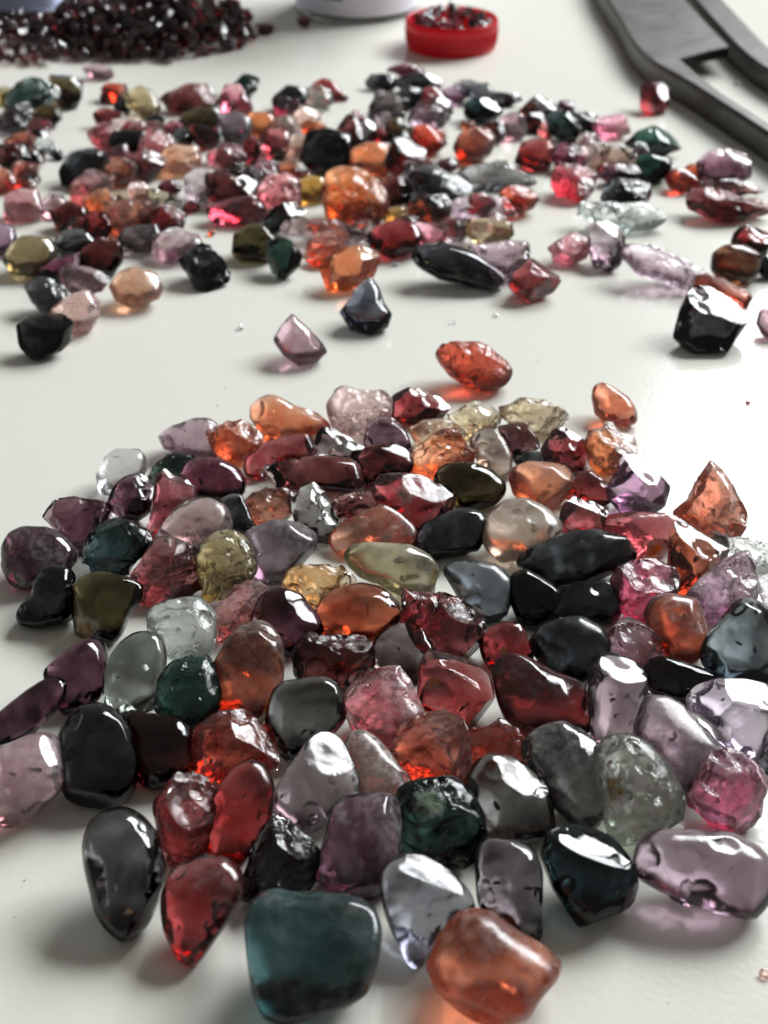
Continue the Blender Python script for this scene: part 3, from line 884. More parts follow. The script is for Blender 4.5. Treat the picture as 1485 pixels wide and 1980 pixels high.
 ("magenta-red rough stone at the lower right edge", 'magenta', 'r', 'F', [(1110,950),(1160,850),(1210,750),(1250,710),(1330,740),(1430,800),(1480,860),(1470,950),(1400,1050),(1310,1090),(1220,1060),(1130,1000)], dict(cloud=.2)),
 ("black stone cut off by the right edge above the magenta-red one", 'black', 's', 'F', [(1430,740),(1470,650),(1520,640),(1530,780),(1450,800)], dict(depth=.6)),
 ("colourless splinter at the right edge above the big grey drop", 'clear', 'g', 'I', [(1466,1120),(1490,1112),(1512,1140),(1505,1180),(1478,1172)], dict(depth=.6)),
 ("big rust-orange peanut-shaped stone left of centre", 'dkorange', 's', 'I', [(420,1282),(432,1262),(440,1245),(460,1225),(485,1212),(510,1217),(530,1240),(542,1270),(543,1310),(537,1350),(525,1385),(490,1388),(455,1385),(435,1370),(428,1330)], dict(bumpk=2.5, cloud=.12)),
 ("black-wine rough stone with glassy broken face right of the peanut-shaped one", 'dkwine', 'r', 'E', [(360,240),(430,160),(520,150),(640,145),(760,170),(795,240),(790,330),(760,390),(690,430),(620,450),(540,420),(430,410),(370,370)], {}),
 ("smoky grey stone with feathery crack behind the bright pink chunk", 'smoke', 's', 'E', [(800,270),(840,170),(900,110),(1000,90),(1080,120),(1150,230),(1110,290),(1070,390),(1020,420),(880,350),(800,340)], dict(depth=.6)),
 ("orange-maroon pyramid-like stone right of the bright pink chunk", 'dkred', 'x', 'E', [(1085,400),(1110,310),(1170,260),(1260,290),(1380,330),(1480,400),(1470,530),(1400,640),(1330,660),(1200,600),(1080,560)], dict(patch=((.55,.15,.04), (-.7,.4,.5), .15))),
 ("black-grey round pebble with wriggling highlights left of the bright pink chunk", 'dkgrey', 's', 'E', [(210,580),(240,480),(300,430),(400,415),(520,410),(590,450),(620,540),(625,640),(570,720),(470,790),(330,835),(250,770),(210,680)], dict(bumpk=3)),
 ("bright pink crumbly chunk in the middle of the heap", 'rosepink', 'r', 'E', [(650,560),(680,470),(760,400),(870,360),(960,345),(1010,400),(1040,490),(1090,590),(1050,640),(970,680),(930,740),(850,760),(720,720),(670,660)], dict(cloud=.25)),
 ("orange-red round stone with crackled crown below the bright pink chunk", 'redorange', 'r', 'E', [(930,790),(970,680),(1080,620),(1200,610),(1290,640),(1340,720),(1350,830),(1340,940),(1300,1000),(1180,990),(1040,990),(960,910)], dict(bumpk=.6)),
 ("orange lumpy stone below the rust-orange peanut-shaped one", 'redorange', 'r', 'I', [(368,1450),(385,1415),(420,1390),(460,1383),(500,1395),(525,1420),(533,1455),(525,1490),(480,1500),(440,1525),(405,1505),(378,1480)], dict(bumpk=.5)),
 ("smoky lilac glassy prism with bluish sheen left of the rose-taupe milky stone", 'greyviolet', 's', 'E', [(240,1060),(300,970),(370,870),(440,780),(520,740),(570,770),(620,870),(680,990),(720,1080),(600,1130),(480,1220),(400,1240),(340,1200),(250,1130)], dict(silver=1)),
 ("pale rose-taupe milky stone below the bright pink chunk", 'rosetaupe', 'f', 'E', [(650,820),(690,740),(750,715),(830,760),(930,870),(1030,980),(990,1040),(950,1090),(880,1100),(800,1090),(720,1010),(670,920)], dict(cloud=.3)),
 ("dark red upright oval with bright red left flank in the front left", 'red', 's', 'I', [(410,1570),(425,1525),(450,1495),(480,1484),(508,1495),(523,1530),(522,1570),(510,1610),(490,1645),(460,1668),(425,1660),(402,1630),(400,1600)], {}),
 ("dark plum flat-sided stone left of the dark green rough one", 'dkviolet', 's', 'I', [(622,1665),(640,1610),(655,1565),(680,1555),(740,1550),(765,1560),(770,1600),(765,1660),(750,1715),(705,1727),(650,1712),(615,1690)], dict(cloud=.12)),
 ("dark green rough stone with a pale green broken face", 'dkgreen', 'r', 'I', [(770,1560),(785,1525),(815,1516),(860,1512),(880,1517),(905,1540),(922,1570),(933,1620),(925,1645),(890,1665),(840,1672),(790,1660),(768,1620)], dict(patch=((.22,.30,.20), (-.3,.7,.6), .26))),
 ("small dark violet stone with a pale left corner at the left", 'dkviolet', 's', 'D', [(270,350),(340,270),(440,200),(520,180),(580,210),(600,280),(590,400),(570,480),(500,540),(400,570),(360,530),(340,440),(280,400)], dict(bumpk=2)),
 ("silver-grey pebble with a white glare left of the dark green crackled stone", 'grey', 's', 'D', [(610,400),(640,300),(690,220),(760,165),(830,150),(900,180),(935,260),(925,370),(890,470),(860,560),(770,600),(670,600),(620,520)], {}),
 ("dark green crackled stone left of the peanut-shaped orange one", 'dkgreen', 'g', 'D', [(920,400),(970,320),(1080,290),(1180,285),(1240,350),(1255,460),(1240,570),(1180,630),(1100,690),(1030,650),(990,610),(910,560)], {}),
 ("brown-violet slanting stone cut off by the left edge", 'dkviolet', 's', 'D', [(-30,620),(60,540),(150,470),(230,420),(300,410),(350,450),(345,530),(290,600),(200,690),(100,750),(-30,800)], dict(bumpk=2)),
 ("pinkish grey stone with amber foot at the left edge", 'mauve', 's', 'D', [(-30,820),(60,790),(150,750),(250,740),(310,780),(350,860),(360,960),(330,1050),(270,1110),(170,1180),(70,1210),(0,1180),(-30,1100)], dict(patch=((.5,.22,.03), (-.5,-.8,.5), .28), cloud=.15)),
 ("large black pebble with a broad white highlight at the left", 'black', 's', 'D', [(350,740),(380,650),(430,590),(530,570),(620,600),(700,660),(740,760),(780,880),(770,980),(700,1050),(600,1090),(500,1080),(420,1040),(360,920)], dict(bumpk=2)),
 ("black-plum squarish stone between the large black pebble and the orange lump", 'dkwine', 's', 'D', [(730,640),(760,610),(880,620),(990,630),(1060,680),(1090,760),(1110,870),(1070,940),(980,980),(880,990),(800,950),(760,850)], {}),
 ("wine-red stone with a pitted glittering face beside the dark red oval", 'dkred', 'r', 'I', [(300,1580),(308,1535),(330,1512),(355,1507),(390,1518),(413,1540),(418,1570),(405,1610),(390,1645),(360,1672),(330,1660),(310,1625)], dict(silver=1, bumpk=1.5)),
 ("large dark olive-grey stone at the lower left of the heap", 'dkgrey', 's', 'G', [(315,170),(340,100),(400,70),(470,60),(540,90),(600,150),(640,250),(640,350),(600,450),(550,530),(490,530),(430,480),(390,430),(360,330),(330,230)], dict(patch=((.5,.26,.05), (.1,-.5,.8), .06), grow=1.03)),
 ("crimson heart-shaped stone in the front row of the heap", 'red', 'f', 'G', [(640,380),(680,290),(740,265),(860,265),(920,310),(930,370),(900,440),(830,540),(770,620),(720,600),(660,500),(645,430)], dict(cloud=.05, rough=(.06,.2))),
 ("black stone with crazed shining top behind the teal slab", 'black', 'r', 'G', [(930,350),(970,270),(1010,180),(1060,110),(1120,105),(1190,150),(1235,220),(1230,300),(1180,370),(1080,400),(980,390)], dict(silver=1)),
 ("big dark teal slab in the front row left of centre", 'teal', 's', 'G', [(945,480),(980,410),(1060,385),(1140,400),(1250,400),(1370,410),(1455,440),(1485,520),(1475,620),(1440,730),(1350,780),(1220,810),(1100,840),(1020,810),(970,720),(955,600)], dict(rough=(.10,.24), cloud=.05, grow=1.0, pw=3.2, sigma=1.5)),
 ("grey glassy stone with silver ridge between the teal slab and the salmon one", 'grey', 's', 'H', [(0,370),(30,300),(80,255),(160,260),(240,310),(320,390),(340,450),(270,480),(200,540),(150,620),(110,610),(50,500)], dict(silver=1, bumpk=2)),
 ("small grey upright block with bluish edge behind the salmon stone", 'smoke', 's', 'H', [(370,250),(410,190),(500,200),(580,220),(605,290),(600,400),(600,500),(570,530),(480,500),(400,450),(370,380)], {}),
 ("teal-black block with a big white window reflection in the front row", 'dkteal', 's', 'H', [(610,230),(640,140),(720,120),(800,130),(900,170),(960,230),(990,330),(970,400),(860,440),(740,480),(690,420),(640,340)], dict(silver=1, grow=1.0, pw=3.0, sigma=1.2)),
 ("long mauve-grey glassy stone at the right end of the front row", 'greyviolet', 's', 'H', [(990,280),(1020,200),(1090,160),(1200,155),(1340,165),(1440,210),(1485,270),(1460,370),(1370,450),(1260,420),(1150,390),(1050,360)], dict(bumpk=2)),
 ("big salmon-orange frosted stone frontmost in the picture", 'salmon', 'f', 'H', [(165,660),(210,560),(290,470),(350,455),(430,470),(520,530),(630,590),(700,650),(680,700),(620,760),(560,840),(440,850),(370,845),(280,790),(180,710)], dict(cloud=.10, bumpk=2, grow=1.0, pw=2.6, sigma=1.0)),
 ("lone orange-red nubbly stone between the near heap and the far scatter", 'redorange', 'g', 'I', [(849,690),(862,670),(885,663),(920,666),(950,680),(975,700),(985,722),(970,745),(935,755),(900,745),(870,730),(855,708)], {}),
]
for i, (lab_, key, fin, cr, pts, opt) in enumerate(FORE):
    ox, oy, sc_ = CROP[cr]
    stone(FIN_NAME[fin], lab_, key, fin, [(ox + x_ / sc_, oy + y_ / sc_) for x_, y_ in pts], 100 + i, G1,
          **{**dict(level=5 if fin in 'rgx' or opt.get('silver') else 4, veils={'g': 4, 'r': 3, 'x': 3, 's': 2, 'f': 2}[fin] if max(PAL[key]) > .2 else 0), **opt})

# ------------------------------------------------------------------ stones of the far scatter
# label, colour, finish, crop, outline (box or polygon), options
G2 = "stones in the far scatter"
FAR = [
 ("olive-yellow stone cut by the left edge beside the dark green far-left lump", 'olive', 'r', 'a', (-25,485,95,605), {}),
 ("dark green-black lump at the far left, largest there", 'dkgreen', 'r', 'a', [(60,620),(120,500),(190,460),(280,480),(310,540),(250,610),(190,690),(110,680)], {}),
 ("dark olive cube right of the dark green-black lump", 'dkolive', 'x', 'a', [(300,440),(380,455),(450,480),(450,560),(430,610),(360,615),(310,570),(295,500)], dict(silver=1)),
 ("grey-olive glassy stone in front of the dark olive cube", 'dkolive', 'g', 'a', (180,610,340,725), {}),
 ("violet-brown stone at the left edge below the olive-yellow one", 'greyviolet', 'r', 'a', (-25,600,170,770), {}),
 ("small pink block near the left edge below the grey-olive stone", 'pink', 'x', 'a', (170,690,285,790), {}),
 ("brown-orange stone near the left edge under the small pink block", 'rust', 'r', 'a', (40,765,195,865), {}),
 ("dark red broken stone at the left edge above the red-orange one", 'dkwine', 'r', 'a', (-10,810,160,960), dict(silver=1)),
 ("small colourless chip on top of the dark red left-edge stones", 'clear', 'g', 'a', (200,790,295,880), dict(depth=.6)),
 ("black-red chunk below the colourless chip at the left", 'dkwine', 'x', 'a', (135,840,255,960), dict(silver=1)),
 ("red-orange stone at the left, above the pink trapezoid one", 'redorange', 'r', 'a', (60,935,218,1100), {}),
 ("orange-brown stone touching the left edge beside the red-orange one", 'rust', 'r', 'a', (-25,965,85,1100), {}),
 ("orange-red cube left of the tan glassy stone in the back rows", 'redorange', 'x', 'a', (588,478,728,605), {}),
 ("tan glassy broken stone right of the orange-red cube", 'greyamber', 'g', 'a', [(720,560),(800,505),(870,545),(905,620),(890,665),(820,670),(750,610)], {}),
 ("flat red stone under the orange-red cube", 'red', 'x', 'a', (535,625,715,720), {}),
 ("pale pink glittering stone above the black oval", 'palepink', 'g', 'a', (650,680,830,790), {}),
 ("rose-red stone left of the black oval", 'rosepink', 'r', 'a', (515,710,665,865), {}),
 ("small black oval among rose-red stones at the left", 'black', 's', 'a', (635,755,850,885), {}),
 ("rose stone right of the small black oval", 'rosepink', 'r', 'a', (812,765,1000,935), dict(cloud=.2)),
 ("red-pink sliver behind the black oval and rose stone", 'rose', 'r', 'a', (800,690,935,790), dict(depth=.6)),
 ("black crystal at the front left of the rose-red cluster", 'black', 'x', 'a', [(375,980),(410,900),(500,862),(580,870),(605,920),(540,990),(450,1060),(395,1040)], {}),
 ("brown-red flat stone right of the black crystal", 'rustbrown', 'r', 'a', (540,900,790,1065), {}),
 ("violet-brown glassy stone below the rose stone", 'plumbrown', 'g', 'a', (720,870,925,1025), dict(silver=1)),
 ("salmon-pink rough stone in front of the black crystal", 'rose', 'r', 'a', [(425,1100),(490,1000),(560,980),(630,1030),(610,1100),(540,1160),(450,1165)], dict(cloud=.2)),
 ("dark maroon dome-shaped stone in the back row left", 'dkwine', 'r', 'a', [(950,590),(1000,530),(1060,490),(1130,500),(1200,560),(1225,605),(1150,630),(1000,630)], {}),
 ("grey-green lens-shaped stone under the maroon dome", 'dkolive', 's', 'a', (1040,620,1270,745), dict(rough=(.1,.3))),
 ("deep red drop beneath the grey-green lens", 'red', 's', 'a', [(1095,720),(1180,725),(1255,740),(1250,810),(1190,850),(1130,820)], {}),
 ("pink upright crystal right of the maroon dome", 'pink', 'x', 'a', [(1275,500),(1370,495),(1410,560),(1435,610),(1400,670),(1300,660),(1280,570)], {}),
 ("small green-black stone at the top of the pink crystal", 'dkgreen', 'r', 'a', (1355,430,1485,545), {}),
 ("brown-grey rounded stone below the pink crystal", 'smoke', 's', 'a', (1265,648,1425,835), dict(cloud=.1)),
 ("small pink chip left of the deep red drop", 'pink', 'x', 'a', (940,690,1090,775), {}),
 ("dark grey stone left of the deep red drop", 'dkgrey', 'r', 'a', (990,740,1112,855), {}),
 ("pale peach clear stone below the dark grey one", 'peach', 'g', 'a', (945,850,1150,995), dict(cloud=.15)),
 ("violet-grey glittering stone below the brown-grey rounded one", 'plumbrown', 'g', 'a', (1240,830,1410,985), dict(silver=1)),
 ("small peach-pink chip left of the violet-grey glittering stone", 'palepink', 'g', 'a', (1195,860,1285,950), {}),
 ("dark red tall stone between the violet-grey stone and the pink-red block", 'wine', 'x', 'a', (1400,790,1490,955), {}),
 ("clear lilac stone left of the dark silver-fronted block", 'palemauve', 'g', 'a', (1060,970,1222,1155), {}),
 ("dark block with bright silver front face above the red block", 'dkwine', 'x', 'a', [(1205,1010),(1290,985),(1440,1000),(1452,1090),(1440,1170),(1320,1185),(1215,1140)], dict(silver=1)),
 ("grey-violet stone right of the silver-fronted dark block", 'greyviolet', 'r', 'a', (1400,960,1500,1130), {}),
 ("lone mauve chip in front of the dark garnet heap", 'mauve', 'x', 'a', [(490,390),(550,370),(600,390),(640,440),(590,460),(520,440)], {}),
 ("small orange stone left of the grey-pink one in the back rows", 'orange', 's', 'b', (-65,640,105,790), {}),
 ("lone tiny dark garnet right of the heap's tip", 'dkwine', 'r', 'b', (5,132,75,205), {}),
 ("tiny dark red garnet left of the clear jar", 'wine', 'x', 'b', (228,90,288,158), {}),
 ("black smooth stone behind the magenta chip", 'black', 's', 'b', (88,500,262,625), {}),
 ("magenta chip in front of the black smooth stone in the back row", 'magenta', 'r', 'b', (103,565,240,675), {}),
 ("clear grey broken stone in the back row left of centre", 'palegrey', 'g', 'b', (250,500,432,625), {}),
 ("dark red curved stone right of the clear grey one", 'wine', 's', 'b', [(320,500),(380,455),(430,470),(470,530),(512,550),(470,572),(410,540)], {}),
 ("grey-pink stone right of the small orange one in the back rows", 'taupe', 'r', 'b', (60,670,240,805), dict(cloud=.15)),
 ("pale pink sparkling stone above the orange chip", 'palepink', 'g', 'b', (208,620,342,745), dict(silver=1)),
 ("orange chip below the pale pink sparkling stone", 'orange', 'g', 'b', (258,680,375,775), {}),
 ("pink-red block left of the peach-grey crystal", 'rosepink', 'x', 'b', [(20,790),(60,755),(150,750),(172,820),(150,890),(60,900)], {}),
 ("peach-grey crystal left of the black block", 'taupe', 'g', 'b', (150,770,312,905), {}),
 ("big black block left of the glittering orange stone", 'black', 'x', 'b', [(270,940),(310,770),(400,755),(500,790),(528,870),(490,970),(360,985)], {}),
 ("dark maroon pitted stone behind the black block", 'dkwine', 'r', 'b', (438,675,592,865), {}),
 ("grey-violet gleaming stone right of the maroon pitted one", 'smoke', 's', 'b', (570,690,672,815), dict(silver=1)),
 ("magenta-wine stone topmost in the dark cluster below the red cap", 'plum', 'r', 'b', (750,365,935,445), {}),
 ("black rough stone at the left end of the cluster below the red cap", 'black', 'r', 'b', (630,420,800,525), {}),
 ("flat black stone under the magenta-wine one", 'black', 'x', 'b', (785,430,1022,530), {}),
 ("brown-grey chunk below the black rough stone", 'smoke', 'r', 'b', (645,530,832,725), {}),
 ("black broken stone in the middle of the cluster below the red cap", 'black', 'r', 'b', (770,500,932,615), {}),
 ("dark red glassy stone right of the black broken one", 'wine', 'g', 'b', (890,510,1062,620), {}),
 ("purple glassy stone at the right end of the cluster below the red cap", 'violet', 'g', 'b', (1050,498,1200,595), {}),
 ("violet stone with silver ridge below the dark red glassy one", 'greyviolet', 'x', 'b', (925,562,1112,655), dict(silver=1)),
 ("grey-violet frosted stone below the silver-ridged violet one", 'greyviolet', 'r', 'b', (878,612,1072,745), {}),
 ("olive-grey stone with white glint left of the red-orange flat one", 'dkolive', 'g', 'b', (735,690,890,805), dict(silver=1)),
 ("black wing-shaped stone in the back row right of centre", 'black', 'x', 'b', [(1150,495),(1210,462),(1300,470),(1330,530),(1470,545),(1480,590),(1400,610),(1260,600),(1200,560)], dict(depth=.5)),
 ("blue-black stone with long white gleam under the wing-shaped one", 'dkteal', 's', 'b', (1198,560,1400,695), dict(silver=1)),
 ("dark maroon stone between the orange oval and the mauve-pink one", 'dkwine', 'r', 'b', (1280,690,1432,815), {}),
 ("mauve-pink block right of the dark maroon stone", 'mauve', 'x', 'b', (1372,650,1530,795), dict(cloud=.15)),
 ("orange-brown oval tilting right in the middle of the scatter", 'rust', 's', 'b', [(1140,850),(1170,780),(1240,740),(1310,750),(1340,800),(1310,880),(1240,925),(1165,915)], dict(rough=(.15,.3), cloud=.12)),
 ("red-orange flat stone left of the orange-brown oval", 'redorange', 's', 'b', [(890,790),(910,735),(970,725),(1030,780),(1065,820),(1010,870),(970,890),(920,840)], {}),
 ("glittering orange-brown stone right of the big black block", 'orange', 'g', 'b', (535,820,772,1015), dict(silver=1)),
 ("large dark maroon stone right of the glittering orange one", 'dkwine', 'r', 'b', (738,800,962,1015), {}),
 ("red-maroon chip above the glittering orange stone", 'wine', 'x', 'b', (650,735,762,830), {}),
 ("large black rough slab right of the maroon stones", 'black', 'r', 'b', [(855,1000),(900,935),(1000,950),(1090,1020),(1185,1100),(1175,1165),(1060,1185),(930,1160),(865,1085)], dict(depth=.7)),
 ("long dark slab above the red-orange stone at right centre", 'dkgrey', 'r', 'b', [(1150,1060),(1270,940),(1400,935),(1540,1010),(1550,1060),(1430,1080),(1300,1100),(1180,1110)], dict(depth=.5)),
 ("violet-black stone left of the golden dome", 'plum', 'r', 'b', (-65,930,130,1075), {}),
 ("golden-yellow dome-shaped pebble in the far scatter", 'gold', 's', 'e', [(215,90),(240,40),(300,8),(360,20),(392,70),(380,120),(310,142),(240,130)], {}),
 ("amber-orange stone with a dark magenta foot right of the golden dome", 'orange', 'g', 'e', [(400,80),(420,0),(490,-30),(580,-25),(660,30),(700,110),(715,190),(640,230),(560,220),(500,270),(430,230)], dict(patch=((.25,.01,.06), (-.6,-.5,.5), .2))),
 ("violet silvery stone at the foot of the amber-orange one", 'violet', 'g', 'e', (500,180,702,305), dict(silver=1, depth=.6)),
 ("pink-violet stone left of the golden dome's front", 'pink', 'g', 'e', (20,0,215,205), {}),
 ("black slanting bar above the small green-black stone", 'black', 'x', 'e', [(0,310),(60,230),(150,175),(230,160),(240,210),(180,280),(100,330),(20,350)], dict(silver=1)),
 ("dark brown stone at the left end of the black slanting bar", 'dkolive', 's', 'e', [(-125,440),(-120,340),(-60,290),(20,300),(80,360),(90,440),(20,475),(-80,470)], {}),
 ("small green-black stone below the black slanting bar", 'dkgreen', 'x', 'e', [(55,400),(120,370),(200,385),(230,430),(215,510),(150,575),(90,540)], {}),
 ("long violet glassy stone above the salmon and orange blocks", 'palemauve', 'g', 'e', [(180,280),(280,250),(450,270),(600,300),(645,350),(620,400),(480,390),(330,360),(200,330)], dict(depth=.6)),
 ("salmon slab under the long violet glassy stone", 'salmon', 'r', 'e', (285,330,505,460), dict(depth=.6)),
 ("red slab left of the orange cut-looking block", 'redorange', 'x', 'e', (275,405,435,522), {}),
 ("bright orange block with pink top in front of the scatter", 'orange', 'x', 'e', [(385,500),(460,450),(560,415),(640,425),(662,490),(620,570),(500,640),(420,620),(400,560)], dict(silver=1)),
 ("wine-red flat oval right of the long violet glassy stone", 'wine', 's', 'e', [(650,350),(700,295),(800,268),(890,300),(908,360),(880,420),(760,455),(670,420)], {}),
 ("dark red-brown stone right of the amber-orange one", 'dkwine', 'g', 'e', (690,15,872,185), {}),
 ("amber-peach stone above the wine-red flat oval", 'amber', 'g', 'e', (708,180,925,285), {}),
 ("brown-red stone with a small clear face below the large black slab", 'rustbrown', 'g', 'e', (880,110,1105,255), dict(silver=1)),
 ("cluster-like clear lilac rough stone below the long dark slab", 'palemauve', 'g', 'e', (1108,120,1445,255), dict(depth=.6)),
 ("clear lilac chip left of the tan rounded stone", 'palemauve', 'g', 'e', (1058,250,1225,375), {}),
 ("hot pink glowing stone above the black pointed one", 'pink', 'x', 'e', (903,270,1065,425), {}),
 ("tan stone with flat top right of the clear lilac chip", 'greyamber', 'x', 'e', (1212,248,1447,405), {}),
 ("violet-grey glittering stone right of the black pointed one's tip", 'mauve', 'g', 'e', (1232,385,1550,590), {}),
 ("long black pointed stone in front of the far scatter", 'black', 's', 'e', [(925,470),(960,420),(1060,402),(1150,430),(1250,490),(1330,560),(1368,605),(1300,640),(1180,620),(1050,590),(960,530)], dict(depth=.8)),
 ("red octahedral stone right of the black pointed one", 'red', 'x', 'f', [(20,590),(80,520),(150,488),(215,530),(265,600),(220,660),(130,705),(60,660)], dict(cloud=.2)),
 ("lone blue-grey drop standing on the bare table", 'slate', 'x', 'e', [(500,780),(560,690),(600,640),(640,608),(680,660),(700,730),(738,790),(720,850),(640,890),(550,860)], dict(ncut=3, bumpk=.6)),
 ("lone mauve octahedron with sharp tip on the bare table", 'mauve', 'x', 'e', [(120,960),(160,880),(208,820),(280,890),(340,960),(362,1000),(320,1050),(240,1068),(170,1020)], dict(ncut=3, depth=.9)),
 ("red-orange stone with pale top at the right end of the long dark slab", 'redorange', 'g', 'f', [(-40,110),(10,65),(80,70),(150,125),(110,180),(20,222),(-30,190)], dict(silver=1)),
 ("lone dark red cylinder lying by the pliers", 'wine', 'x', 'c', [(768,500),(800,485),(870,487),(895,510),(895,600),(875,636),(800,642),(765,615)], {}),
 ("dark grey stone with blue-white gleam at the back right of the scatter", 'dkgrey', 'x', 'c', (105,565,272,685), dict(silver=1)),
 ("dark wine stone under the gleaming dark grey one", 'dkwine', 'x', 'c', (80,640,205,785), {}),
 ("dark teal rough stone left of the rose-pink block at the right", 'dkteal', 'r', 'c', (240,640,400,805), {}),
 ("black stone with white glints between the dark teal and rose-pink ones", 'black', 'g', 'c', (340,635,500,760), dict(silver=1)),
 ("rose-pink block at the back right of the scatter", 'pink', 'x', 'c', (498,675,672,795), dict(cloud=.2)),
 ("pale lilac glassy chunk in front of the rose-pink block", 'palemauve', 'g', 'c', (370,765,570,940), dict(silver=1)),
 ("taupe-peach stone set before the pale lilac glassy chunk", 'taupe', 'r', 'c', (518,835,735,965), {}),
 ("small lilac glassy stone left of the green-black ones at right", 'palemauve', 'g', 'c', (685,805,785,935), {}),
 ("green-black flat-topped stone at right below the red cylinder", 'dkgreen', 'x', 'c', (708,732,978,905), {}),
 ("small dark green stone below the flat-topped green-black one", 'dkgreen', 's', 'c', (738,890,912,1042), {}),
 ("maroon-red facetted stone standing alone right of the long dark slab", 'dkred', 'x', 'c', [(55,930),(90,830),(150,808),(220,820),(252,890),(220,950),(140,972)], {}),
 ("wine-violet upright stone above the magenta-red one", 'plum', 'r', 'c', (262,825,425,985), {}),
 ("magenta-red stone with bright red foot at right", 'crimson', 'r', 'c', [(262,1000),(330,950),(430,950),(482,1010),(460,1090),(400,1160),(290,1150)], dict(silver=1)),
 ("dark violet glittering stone above the black stone at right", 'dkviolet', 'g', 'c', (540,945,745,1055), dict(silver=1)),
 ("black stone above the spiky clear grey one at right", 'black', 'r', 'f', (543,12,778,172), {}),
 ("red-orange glassy stone left of the dark violet cube", 'redorange', 's', 'c', (908,975,1070,1095), {}),
 ("dark violet cube beside the pliers' handle", 'dkviolet', 'x', 'c', [(1110,900),(1180,875),(1290,868),(1352,900),(1352,1010),(1280,1060),(1160,1060),(1115,1000)], dict(silver=1)),
 ("silvery maroon flake on top of the big black-red slab at right", 'plumbrown', 'g', 'f', (1130,20,1440,135), dict(silver=1, depth=.5)),
 ("big black-red slab below the dark violet cube", 'dkwine', 'r', 'f', [(1060,110),(1130,80),(1280,110),(1450,130),(1440,200),(1340,240),(1200,262),(1080,240)], {}),
 ("spiky clear grey shard below the black stone at right", 'palegrey', 'g', 'f', [(430,205),(520,150),(640,180),(760,170),(862,240),(780,290),(660,320),(520,280)], dict(depth=.6)),
 ("pink oval left of the violet upright block", 'pink', 'r', 'f', [(245,430),(280,370),(350,330),(420,350),(452,400),(420,460),(340,500),(270,480)], dict(cloud=.25)),
 ("violet upright block with dark band right of the pink oval", 'greyviolet', 'x', 'f', [(470,300),(560,280),(650,310),(640,400),(610,500),(560,530),(490,510),(475,400)], dict(silver=1)),
 ("long pale lilac stone slanting down at right", 'palemauve', 'g', 'f', [(690,470),(730,410),(830,420),(950,470),(1060,530),(1122,590),(1060,640),(920,610),(770,560)], {}),
 ("flat red-orange stone above the black block with silver face", 'redorange', 'x', 'f', [(1080,630),(1120,575),(1200,600),(1290,660),(1360,710),(1300,752),(1180,690)], dict(depth=.5)),
 ("black block with a big crumpled silver face at right", 'black', 'x', 'f', [(980,900),(1020,780),(1080,670),(1180,660),(1280,740),(1332,820),(1270,900),(1210,990),(1060,980)], dict(silver=2)),
 ("brown-orange rounded stone near the right edge", 'brown', 's', 'f', [(1185,540),(1195,450),(1260,412),(1350,420),(1425,470),(1420,550),(1340,602),(1230,590)], {}),
 ("maroon stone with silver ridge at the right edge", 'wine', 'x', 'f', (1310,298,1500,485), dict(silver=1)),
 ("black stone at the right edge below the silver-ridged maroon one", 'black', 's', 'f', (1420,430,1530,575), {}),
 ("grey-pink stone cut off by the right edge above the glare", 'mauve', 's', 'f', (1440,760,1540,945), {}),
 ("pink trapezoid block at the left side of the scatter", 'pink', 'x', 'd', [(35,220),(60,130),(120,88),(200,100),(235,210),(200,245),(90,252)], dict(cloud=.2)),
 ("mauve-pink small stone right of the pink trapezoid block", 'mauve', 'x', 'd', (240,105,382,235), {}),
 ("dark maroon stone below the mauve-pink small one", 'dkwine', 's', 'd', (305,165,502,305), {}),
 ("dark red long stone right of the dark maroon one", 'wine', 'x', 'd', [(440,260),(520,215),(600,220),(628,290),(600,365),(530,340),(460,300)], {}),
 ("orange translucent stone below the salmon-pink rough one", 'orange', 'r', 'd', (488,80,655,225), {}),
 ("orange-brown long chunk right of the orange translucent stone", 'rust', 'r', 'd', [(600,190),(700,150),(820,160),(900,180),(860,250),(760,310),(660,332),(620,260)], dict(cloud=.15)),
 ("yellow-grey flat sliver above the orange-brown long chunk", 'greyamber', 's', 'd', [(650,115),(740,80),(860,78),(960,100),(1015,140),(940,162),(800,155),(690,140)], dict(depth=.6)),
 ("dark red stone with silver glints right of the orange-brown chunk", 'wine', 'g', 'd', (820,165,1045,315), dict(silver=1)),
 ("bright-edged red block under the silver-fronted dark block", 'crimson', 'x', 'd', [(1220,170),(1300,135),(1430,125),(1510,150),(1520,220),(1420,265),(1270,278),(1230,230)], {}),
 ("mauve stone cut by the left edge beside the olive round one", 'violet', 's', 'd', (-40,285,82,445), {}),
 ("olive-yellow round glassy stone at the left", 'olive', 's', 'd', [(50,490),(90,400),(160,355),(240,360),(300,430),(290,510),(200,560),(100,550)], dict(patch=((.55,.38,.04), (-.7,-.5,.5), .2))),
 ("teal-grey glassy stone right of the olive-yellow round one", 'slate', 's', 'd', (318,310,535,462), {}),
 ("black-wine glossy lump below the teal-grey stone", 'dkwine', 's', 'd', (478,378,705,555), dict(bumpk=3)),
 ("small red chip left of the black-wine glossy lump", 'crimson', 'x', 'd', (425,440,525,525), {}),
 ("grey-violet rounded stone left of the pink-violet bubbly one", 'smoke', 's', 'd', (698,290,922,442), dict(cloud=.12)),
 ("pink-violet bubbly stone above the black round one", 'mauve', 'r', 'd', [(895,400),(940,330),(1020,308),(1110,340),(1148,400),(1080,450),(1010,500),(930,470)], dict(patch=((.55,.15,.35), (-.2,-.7,.6), .2))),
 ("black round nubbly stone right of the lone peach one", 'black', 'r', 'd', [(1055,520),(1080,440),(1150,412),(1240,440),(1292,500),(1280,590),(1200,652),(1110,620)], {}),
